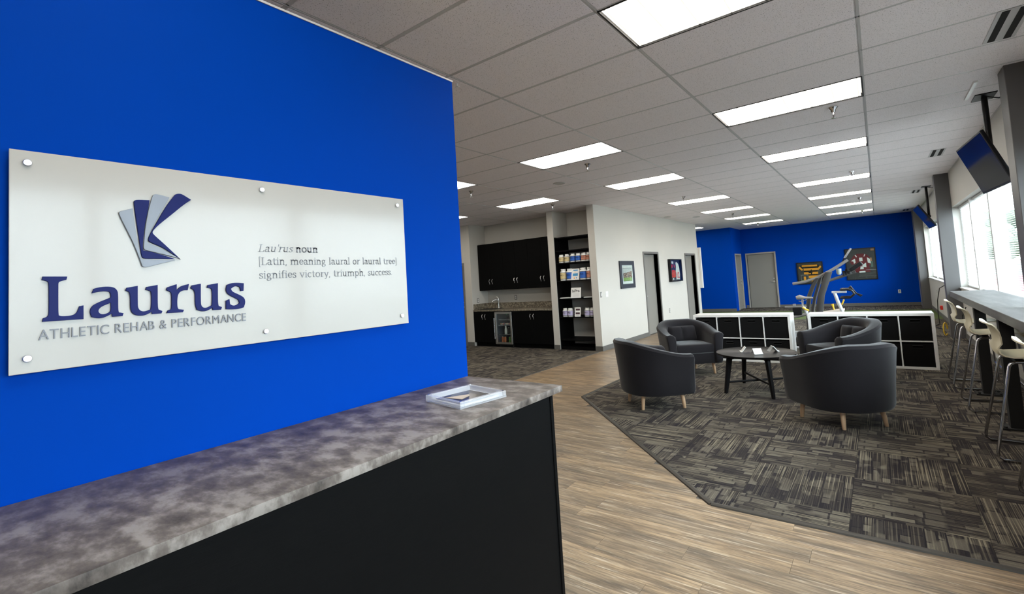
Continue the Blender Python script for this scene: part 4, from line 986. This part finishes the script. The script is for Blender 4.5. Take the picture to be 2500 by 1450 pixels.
# ------------------------------------------------------------------ bar table and stools
t = thing('bar_table', 'long grey laminate bar-height table along the windows on black steel legs', 'table', (3.35, 1.1, 0))
BY0, BY1 = -2.2, 3.79
rel(bx(3.15, BY0, .975, 3.585, BY1, 1.05, bev=.003, seg=1), t).build('tabletop', M['bar'], t)
for y in (3.5, 2.28, .95, -.5, -1.9):
    if y == 3.5: continue
    rel(bx(3.20, y-.05, 0.02, 3.29, y+.05, .93), t).build('leg', M['blackmat'], t)
    rel(bx(3.20, y-.04, .925, 3.57, y+.04, .974), t).build('cross_beam', M['blackmat'], t)
    b = B(); b.box(3.14, y-.09, .006, 3.36, y+.09, .02)
    for sx in (3.165, 3.33): b.cyl((sx, y-.07, .02), (sx, y-.07, .035), .012, n=6).cyl((sx, y+.07, .02), (sx, y+.07, .035), .012, n=6)
    rel(b, t).build('base_plate', M['blackmat'], t)
def make_stool():
    t = thing('bar_stool', 'x', 'stool', (0,0,0), 0, 'white bar stools along the bar table')     # faces +x, origin on the floor under seat centre
    prof = [(.225,.705), (.222,.728), (.20,.742), (.12,.742), (0,.732), (-.08,.726), (-.125,.730), (-.152,.750), (-.159,.79), (-.156,.84), (-.158,.89), (-.166,.93), (-.182,.965), (-.200,.985), (-.216,.988)]
    wid = [.185,.19,.195,.20,.20,.20,.195,.185,.178,.175,.178,.185,.195,.20,.195]
    b = B(); n = 8; F = []; K = []
    for (x, z), w in zip(prof, wid):
        i = len(F); x2, z2 = prof[min(i+1, len(prof)-1)]; x1, z1 = prof[max(i-1, 0)]; l = math.hypot(x2-x1, z2-z1); nx, nz = (z2-z1)/l, -(x2-x1)/l
        cup = .014 if z > .80 or x > -.1 else .02
        rowF, rowK = [], []
        for k in range(n+1):
            u = -1+2*k/n; off = cup*(u*u)
            if z > .8: px, pz = x+off*1.3, z
            else: px, pz = x, z+off
            rowF.append(b.bm.verts.new((px, w*u, pz))); rowK.append(b.bm.verts.new((px+nx*.009, w*u, pz+nz*.009)))
        F.append(rowF); K.append(rowK)
    m_ = len(F)
    for i in range(m_-1):
        for k in range(n):
            b.bm.faces.new((F[i][k], F[i+1][k], F[i+1][k+1], F[i][k+1])); b.bm.faces.new((K[i][k], K[i][k+1], K[i+1][k+1], K[i+1][k]))
        b.bm.faces.new((F[i][0], K[i][0], K[i+1][0], F[i+1][0])); b.bm.faces.new((F[i][n], F[i+1][n], K[i+1][n], K[i][n]))
    for k in range(n):
        b.bm.faces.new((F[0][k], F[0][k+1], K[0][k+1], K[0][k])); b.bm.faces.new((F[-1][k], K[-1][k], K[-1][k+1], F[-1][k+1]))
    b.build('seat_shell', M['plastic'], t, True)
    for s in (-1, 1):
        yb, yt = s*.255, s*.165
        def fil(p, q_, r_, n_=4): 
            return [p.lerp(q_, .5)]
        pts = [(-.02, yt, .708), (-.075, s*.170, .708), (-.100, s*.175, .697), (-.112, s*.180, .675), (-.232, s*.250, .06), (-.228, s*.254, .030), (-.205, yb, .013), (.17, yb, .013), (.20, s*.253, .030), (.204, s*.249, .06), (.170, s*.180, .675), (.163, s*.176, .700), (.14, s*.172, .712), (.06, yt, .712)]
        B().tube(pts, .0105, 10).build('leg_frame', M['chrome'], t, True)
    z = .25; B().cyl((.193, -.228, z), (.193, .228, z), .009).build('footrest', M['chrome'], t, True)
    b = B(); b.box(-.07, -.17, .703, -.02, .17, .7215).box(.03, -.17, .703, .08, .17, .7215); b.build('seat_bracket', M['black'], t)
    return t
st = make_stool()
SLAB = ['white bar stool farthest away, nearest the corner column', 'white bar stool second from far end of the bar table', 'white bar stool second from the right edge of the photo', 'white bar stool cut off by the right edge of the photo']
for k, (x, y) in enumerate(((3.215, 2.69), (3.225, 1.645), (3.225, .24), (3.23, -.90))):
    if k == 0: st.location = (x, y, .005); st['label'] = SLAB[0]
    else: dup(st, (x, y, .005), 0, SLAB[k])

# ------------------------------------------------------------------ televisions
def tv(label, c, yaw, tilt, w, polexy, grp='ceiling televisions'):
    t = thing('television', label, 'television', c, 0, grp); h = w*9/16
    u = Vector((math.sin(yaw), math.cos(yaw), 0)); n = Vector((-math.cos(yaw)*math.cos(tilt), math.sin(yaw)*math.cos(tilt), -math.sin(tilt))); v = n.cross(u)
    if v.z < 0: v = -v
    Mx = Matrix(((u.x, v.x, n.x, 0), (u.y, v.y, n.y, 0), (u.z, v.z, n.z, 0), (0,0,0,1)))
    bx(-w/2, -h/2, -.03, w/2, h/2, 0, bev=.006, mat=Mx).build('housing', M['black'], t)
    bx(-w/2+.018, -h/2+.022, 0.0, w/2-.018, h/2-.018, .0015, mat=Mx).build('screen', M['gloss'], t)
    bx(-.16, -.12, -.055, .16, .12, -.0305, bev=.004, mat=Mx).build('back_cover', M['black'], t)
    px, py = polexy
    t2 = thing('television_mount', label.replace('television', 'pole mount of the television'), 'mount', (px, py, H), 0, 'ceiling television mounts')
    bx(-.08, -.13, -.012, .08, .13, 0.0, bev=.002, seg=1).build('ceiling_plate', M['black'], t2)
    cz = c[2]-H
    B().cyl((0,0,-.012), (0,0,cz-.02), .024).build('pole', M['black'], t2, True)
    back = Vector(c)-Vector((px, py, H)) - n*.056
    b = B(); b.tube([(0,0,cz), tuple(back)], .018).cyl((0,-.05,cz), (0,.05,cz), .03); b.build('bracket', M['black'], t2, True)
    B().tube([(.02, .0, -.012), (.10, -.02, -.05), (.17, -.03, -.02), (.20, -.03, -.004)], .006).build('cable', M['black'], t2, True)
tv('black television tilted down from the ceiling near the close column', (3.31, 1.60, 2.405), -.075, .344, .95, (3.385, 1.60))
tv('distant black television hanging near the far corner column', (3.30, 8.95, 2.42), -.04, .50, .98, (3.385, 8.80))

# ------------------------------------------------------------------ ceiling fittings
def sprinkler_proto():
    t = thing('sprinkler', 'x', 'sprinkler', (0,0,0), 0, 'chrome ceiling sprinklers')
    B().lathe([(.045,0),(.042,-.006),(.026,-.022),(.020,-.045),(.016,-.05)], n=18).build('cup', M['chrome'], t, True)
    b = B(); b.cyl((0,0,-.04), (0,0,-.075), .012).tube([(0,.010,-.07),(0,.018,-.085),(0,.004,-.105)], .0035, 6).tube([(0,-.010,-.07),(0,-.018,-.085),(0,-.004,-.105)], .0035, 6); b.build('body', M['chrome'], t, True)
    B().cyl((0,0,-.105), (0,0,-.109), .022, .020, n=16).build('deflector', M['chrome'], t, True)
    return t
sp = sprinkler_proto()
SPL = [((2.182,.766),'near the second ceiling light of the window row'), ((-.63,.816),'just beyond the nearest light of the middle row'), ((-2.832,.87),'beside the edge of the blue sign wall'), ((-2.77,3.245),'in front of the kitchen pillar'),
       ((-.662,4.935),'at the third light of the middle row'), ((2.182,5.044),'in front of the fourth light of the window row'), ((2.184,9.294),'between the far lights of the window row, fourth along'), ((-.695,9.235),'beyond the fourth light of the middle row'), ((2.163,12.898),'in front of the last light of the window row'), ((-.747,13.035),'in front of the last light of the middle row')]
for k, ((x, y), l) in enumerate(SPL):
    lab = 'chrome ceiling sprinkler ' + l
    if k == 0: sp.location = (x, y, H-.003); sp['label'] = lab
    else: dup(sp, (x, y, H-.003), 0, lab)
for (x, y), l in (((-1.566,1.582),'round white ceiling speaker between the nearer light rows'), ((-2.10,8.02),'round ceiling speaker above the white corridor wall'), ((-1.575,8.893),'far round ceiling speaker left of the middle light row')):
    t = thing('ceiling_speaker', l, 'speaker', (x, y, H-.003), 0, 'round ceiling speakers')
    B().lathe([(.10,0),(.10,-.004),(.088,-.008),(.086,-.005)], n=28).build('ring', M['grid'], t, True); B().cyl((0,0,-.0005),(0,0,-.0045),.085,n=28).build('grille', mat('speaker_grille', (.30,.29,.28), .6), t)
for y, l in ((-.33, 'two-slot ceiling air vent at the top right corner of the photo'), (4.52, 'two-slot ceiling air vent beside the close television'), (9.5, 'two-slot ceiling air vent beside the distant television'), (14.55, 'two-slot ceiling air vent close to the blue back wall')):
    t = thing('air_vent', l, 'vent', (3.25, y, H-.003), 0, 'slot air vents')
    bx(-.085, -.29, -.004, .085, .29, 0, bev=.001, seg=1).build('plate', M['grid'], t)
    for s in (-1, 1): bx(s*.042-.02, -.275, -.0055, s*.042+.02, .275, -.0041).build('slot', M['slot'], t)
b = B(); b.box(3.235, .95, H-.018, 3.262, 1.55, H-.003)
tag(b.build('ceiling_bar', M['white'], None), 'short white bar on the ceiling left of the television mount', 'ceiling bar')
b = B(); b.box(-.055, -2.315, H-.03, -.045, -2.30, H-.003).box(-.055, -2.315, H-.035, -.03, -2.30, H-.03)
tag(b.build('ceiling_hook', M['white'], None), 'tiny white hook on the ceiling by the top edge of the blue wall', 'hook')

# ------------------------------------------------------------------ treadmill and exercise bike behind the shelves
dg = mat('treadmill_grey', (.055,.052,.05), .35, spec=.3); lg = mat('treadmill_silver', (.28,.27,.26), .3, .4)
t = thing('treadmill', 'grey treadmill with curved posts and rising handrails behind the cube shelves', 'treadmill', (1.6, 5.6, .006)); TL = t.location.copy()
def T(pts): return [tuple(Vector(p)-TL) for p in pts]
rail1 = [(1.08,5.5,1.18),(1.28,5.5,1.21),(1.47,5.5,1.27),(1.70,5.5,1.39),(1.83,5.5,1.47),(1.98,5.5,1.57)]
rail2 = [(1.50,5.95,1.15),(1.61,6.0,1.19),(1.79,6.05,1.25),(2.06,6.05,1.34)]
B().tube(T(rail1), .026, 10).build('handrail', lg, t, True); B().tube(T(rail2), .026, 10).build('handrail', dg, t, True)
def post(pts, y, w=.05, d=.09):
    b = B(); rr = []
    for k, (x, z) in enumerate(pts):
        rr.append([b.bm.verts.new(Vector((x+a, y+c, z))-TL) for a, c in ((-w,-d*.3),(-w*.6,-d*.5),(w*.6,-d*.5),(w,-d*.3),(w,d*.3),(w*.6,d*.5),(-w*.6,d*.5),(-w,d*.3))])
    b.skin(rr); return b.build('post', dg, t, True)
post([(1.27,.12),(1.28,.40),(1.29,.68),(1.33,.94),(1.40,1.11),(1.48,1.27)], 5.52, .036); post([(1.34,.12),(1.35,.40),(1.36,.67),(1.41,.90),(1.46,1.05),(1.54,1.30)], 5.60, .028)
post([(1.46,.12),(1.46,.40),(1.48,.66),(1.53,.95),(1.60,1.14),(1.68,1.37)], 5.42, .055)
rel(bx(.75, 5.30, .05, 2.55, 6.15, .20, bev=.02), t).build('deck', dg, t, True); rel(bx(.8, 5.42, .20, 2.5, 6.03, .212), t).build('running_belt', M['blackmat'], t)
B().prism([(1.20,.58),(1.40,.60),(1.84,.68),(1.84,.64),(1.5,.585)], lambda u, v, w: Vector((u, 5.42+w, v))-TL, .5).build('cover', mat('treadmill_cover', (.55,.48,.40), .4), t)
rel(bx(-.10,-.24,-.006,.10,.24,.006, bev=.004, mat=Matrix.Translation((1.985,5.62,1.69)) @ Matrix.Rotation(math.radians(-57), 4, 'Y')), t).build('display', lg, t)
rel(bx(-.16,-.03,-.01,.03,.03,.01, mat=Matrix.Translation((1.96,5.55,1.66)) @ Matrix.Rotation(math.radians(-62), 4, 'Y')), t).build('display_arm', M['black'], t)
rel(B().lathe([(.022,1.31),(.038,1.335),(.042,1.42),(.036,1.42)], (1.825, 5.60, 0), 16), t).build('cup_holder', mat('cup_grey', (.35,.38,.36), .4), t, True)
rel(bx(-.11,-.2,-.035,.11,.2,.03, bev=.01, mat=Matrix.Translation((2.08,5.85,1.44)) @ Matrix.Rotation(math.radians(-35), 4, 'Y')), t).build('console', M['black'], t)
b = B(); b.cyl((1.88,5.95,1.28),(1.88,5.95,1.37),.022).cyl((1.92,5.95,1.29),(1.92,5.95,1.40),.018).cyl((1.97,5.95,1.31),(1.97,5.95,1.36),.03); rel(b, t).build('controls', M['blackmat'], t)
# bike
t = thing('exercise_bike', 'white exercise bike with black drop handlebars and yellow knobs behind the shelves', 'exercise bike', (1.5, 4.75, .006)); TL = t.location.copy()
wf = mat('bike_white', (.50,.51,.52), .3)
B().tube(T([(1.21,4.75,.955),(1.26,4.75,.965),(1.34,4.75,.955),(1.46,4.75,.95)]), .03, 10, rs=[.030,.045,.022,.014]).build('saddle', lg, t, True)
b = B(); b.cyl((1.30,4.75,.93),(1.30,4.75,.80),.016).tube([(1.24,4.75,.90),(1.30,4.75,.885),(1.37,4.75,.925)], .007); rel(b, t).build('seat_post', M['chrome'], t, True)
rel(bx(1.02,4.73,.79,1.35,4.77,.815, bev=.004), t).build('slider', lg, t); rel(bx(1.15,4.72,.80,1.19,4.78,.85), t).build('slider_clamp', lg, t)
B().tube(T([(1.30,4.75,.80),(1.36,4.75,.66),(1.46,4.75,.36)]), .03).build('rear_tube', wf, t, True)
rel(bx(1.14,4.70,.66,1.28,4.80,.79, bev=.01), t).build('guard', M['black'], t)
b = B(); b.tube([(1.06,4.75,.61),(1.2,4.75,.635),(1.38,4.75,.68),(1.60,4.75,.64),(1.90,4.75,.56)], .028); rel(b, t).build('top_tube', lg, t, True)
b = B(); b.tube([(1.78,4.75,1.03),(1.82,4.75,.86),(1.88,4.75,.66),(1.98,4.75,.30),(2.03,4.75,.08)], .026); rel(b, t).build('front_post', wf, t, True)
rel(bx(1.74,4.725,1.02,1.95,4.775,1.055, bev=.006), t).build('stem', wf, t)
b = B(); b.tube([(1.87,4.60,1.08),(1.98,4.60,1.08),(2.03,4.62,1.06),(2.06,4.62,1.0),(2.0,4.62,.945),(1.86,4.62,.945)], .016).tube([(1.87,4.90,1.08),(1.98,4.90,1.08),(2.03,4.88,1.06),(2.06,4.88,1.0),(2.0,4.88,.945),(1.86,4.88,.945)], .016).cyl((1.90,4.60,1.08),(1.90,4.90,1.08),.016)
b.tube([(1.99,4.70,1.10),(2.01,4.70,1.13),(2.08,4.70,1.01),(2.16,4.70,.97)], .012).tube([(1.99,4.80,1.10),(2.02,4.80,1.10),(2.09,4.80,.99),(2.14,4.80,.95)], .010); rel(b, t).build('handlebar', M['black'], t, True)
rel(bx(1.87,4.70,1.065,1.99,4.80,1.095, bev=.008), t).build('grip', M['blackmat'], t)
rel(bx(1.89,4.69,1.075,1.94,4.699,1.092), t).build('grip_label', M['paper'], t)
b = B(); b.cyl((1.735,4.72,.84),(1.745,4.72,.79),.022,.014).cyl((1.745,4.72,.79),(1.755,4.72,.74),.012); rel(b, t).build('knob', M['yellow'], t, True)
b = B(); b.tube([(1.87,4.70,.83),(1.885,4.69,.86),(1.905,4.68,.91)], .012); rel(b, t).build('knob', M['yellow'], t, True)
b = B(); b.tube([(1.30,4.69,.79),(1.34,4.69,.76),(1.39,4.69,.735)], .015); rel(b, t).build('knob', M['yellow'], t, True)
b = B(); b.cyl((1.72,4.735,.30),(1.72,4.765,.30),.22,n=36); rel(b, t).build('flywheel', M['steel'], t, True)
b = B(); b.cyl((1.36,4.72,.30),(1.36,4.80,.30),.09,n=24).tube([(1.36,4.70,.30),(1.28,4.70,.24),(1.24,4.66,.22)], .014); rel(b, t).build('crank', M['black'], t, True)
b = B(); b.tube([(1.36,4.75,.34),(1.15,4.75,.36),(1.08,4.75,.08)], .028).tube([(1.08,4.75,.08),(1.5,4.75,.09),(2.03,4.75,.08)], .028); rel(b, t).build('lower_frame', wf, t, True)
b = B(); b.cyl((1.08,4.48,.035),(1.08,5.02,.035),.03).cyl((2.03,4.48,.035),(2.03,5.02,.035),.03); rel(b, t).build('floor_bar', M['black'], t, True)
# small things by the far window
def cable(label, pts, r, mt, cat='cable', name='power_cable'):
    tag(B().tube(pts, r, 8).build(name, mt, None, True), label, cat)
cable('thin black cable hanging from the far window wall to the carpet', [(3.57,8.0,.93),(3.50,8.3,.95),(3.42,8.8,.85),(3.40,9.3,.55),(3.40,9.5,.25),(3.40,9.4,.02),(3.25,8.9,.015),(3.38,8.4,.015)], .008, M['black'])
cable('black loop of cable under the bar near the corner column', [(3.56,6.4,.62),(3.50,6.3,.50),(3.50,6.4,.36),(3.55,6.5,.30)], .008, M['black'])
cable('coil of yellow cord lying by the window wall', [(3.33+.03*math.cos(k*PI/8), 7.30+.02*math.cos(k*PI/8), .14+.12*math.sin(k*PI/8)) for k in range(15)], .011, M['yellow'], 'cord', 'yellow_cord')
t = thing('power_tap', 'small red power adapter on the far window wall near the floor', 'adapter', (3.59, 10.83, .27)); bx(-.05,-.05,-.05,0,.05,.05,bev=.008).build('body', M['red'], t); bx(-.055,-.02,-.02,-.05,.02,.02).build('plug', M['black'], t)

# ------------------------------------------------------------------ outside
asp = mat('asphalt', (.4,.4,.4), .9); q = N(asp); q.base(q.mix(q.noise(q.geo(), 3, 5), (.40,.40,.39,1), (.55,.55,.53,1)))  # sunlit tone put into the grey, so more daylight bounces onto the ceiling
tag(bx(3.9, -30, -.35, 60, 120, -.2).build('parking_lot', asp, None), None, None, None, 'structure')
lawn = mat('lawn', (.09,.15,.03), .9); q = N(lawn); q.base(q.mix(q.noise(q.geo(), 2, 5), (.07,.12,.02,1), (.14,.20,.05,1)))
tag(bx(4.2, 34, -.2, 60, 110, -.02).build('grass_verge', lawn, None), None, None, None, 'structure')
leaf = mat('foliage', (.05,.09,.02), .8); q = N(leaf); q.base(q.mix(q.noise(q.obj(), 5, 4), (.012,.02,.008,1), (.05,.065,.028,1)))
bark = mat('bark', (.07,.05,.035), .9)
def tree(x, y, h, r, label):
    t = thing('tree', label, 'tree', (x, y, -.05), 0, 'trees beyond the parking lot')
    B().tube([(0,0,0),(.05,0,h*.3),(0,.05,h*.6)], .15, 8, rs=[.22,.16,.08]).build('trunk', bark, t, True)
    b = B()
    for k in range(26):
        a = random.random()*2*PI; rr_ = r*random.random()**.5*.75; zz = h*(.35+.55*random.random())
        m_ = Matrix.Translation((rr_*math.cos(a), rr_*math.sin(a), zz)) @ Matrix.Scale(r*(.28+.25*random.random()), 4)
        bmesh.ops.create_icosphere(b.bm, subdivisions=2, radius=1, matrix=m_)
    for v in b.bm.verts: v.co += Vector((random.uniform(-.12,.12), random.uniform(-.12,.12), random.uniform(-.12,.12)))
    b.build('crown', leaf, t)
tl = ['leftmost tree seen through the blinds of the middle bay', 'tree behind the white car, second from left', 'broad tree in the middle beyond the parking lot', 'tall tree at right beyond the parking lot', 'rightmost tree seen beside the close column', 'far tree behind the utility pole']
for k, (x, y, h_, r_) in enumerate(((5.2, 44, 3.8, 1.7), (9.2, 47, 4.3, 1.8), (13.4, 43, 4.2, 1.8), (18.2, 47, 5.0, 2.1), (23.8, 44, 5.0, 2.2), (11.4, 62, 5.6, 2.4))): tree(x, y, h_, r_, tl[k])
t = thing('utility_pole', 'thin utility pole rising above the trees outside', 'pole', (9.2, 50, -.05)); B().cyl((0,0,0),(0,0,7.5),.12,.08).build('mast', bark, t); bx(-.9,-.05,6.7,.9,.05,6.8).build('crossarm', bark, t)
def car(label, x, y, rz, mt):
    t = thing('car', label, 'car', (x, y, -.2), rz, 'parked cars outside')
    low = [(-2.2,.35),(-2.25,.62),(-2.1,.86),(-1.2,.95),(1.15,.95),(2.0,.84),(2.25,.66),(2.25,.35)]
    b = B(); b.prism(low, lambda u, v, w: (u, -.86+w, v), 1.72); bmesh.ops.bevel(b.bm, geom=b.bm.edges[:], offset=.06, segments=2, affect='EDGES'); b.build('body', mt, t, True)
    b = B(); rr = []
    for z, xa, xb, w in ((.94,-1.55,1.15,.80), (1.30,-1.10,.55,.68), (1.40,-.85,.35,.60)): rr.append([b.bm.verts.new(p) for p in ((xa,-w,z),(xb,-w,z),(xb,w,z),(xa,w,z))])
    b.skin(rr); b.build('cabin', M['gloss'], t)
    bx(-.85,-.60,1.395,.35,.60,1.43,bev=.015).build('roof', mt, t)
    for wx in (-1.4, 1.4):
        for wy in (-.80, .80): B().cyl((wx, wy-.1, .32), (wx, wy+.1, .32), .32, n=22).build('wheel', M['blackmat'], t)
    b = B(); b.box(2.2,-.75,.60,2.262,-.45,.72).box(2.2,.45,.60,2.262,.75,.72); b.build('headlights', M['paper'], t)
cw = mat('car_white', (.8,.8,.8), .2, coat=1); crd = mat('car_red', (.45,.02,.02), .2, coat=1); cs = mat('car_silver', (.5,.5,.52), .25, .5, coat=1)
car('white car parked farther away outside', 7.2, 27, math.radians(8), cw); car('red car parked outside the middle bay', 6.4, 19.5, math.radians(4), crd)
car('second white car beyond the red one outside', 11.5, 30, math.radians(2), cw); car('silver car at the far left of the parking lot', 6.0, 33, 0, cs)
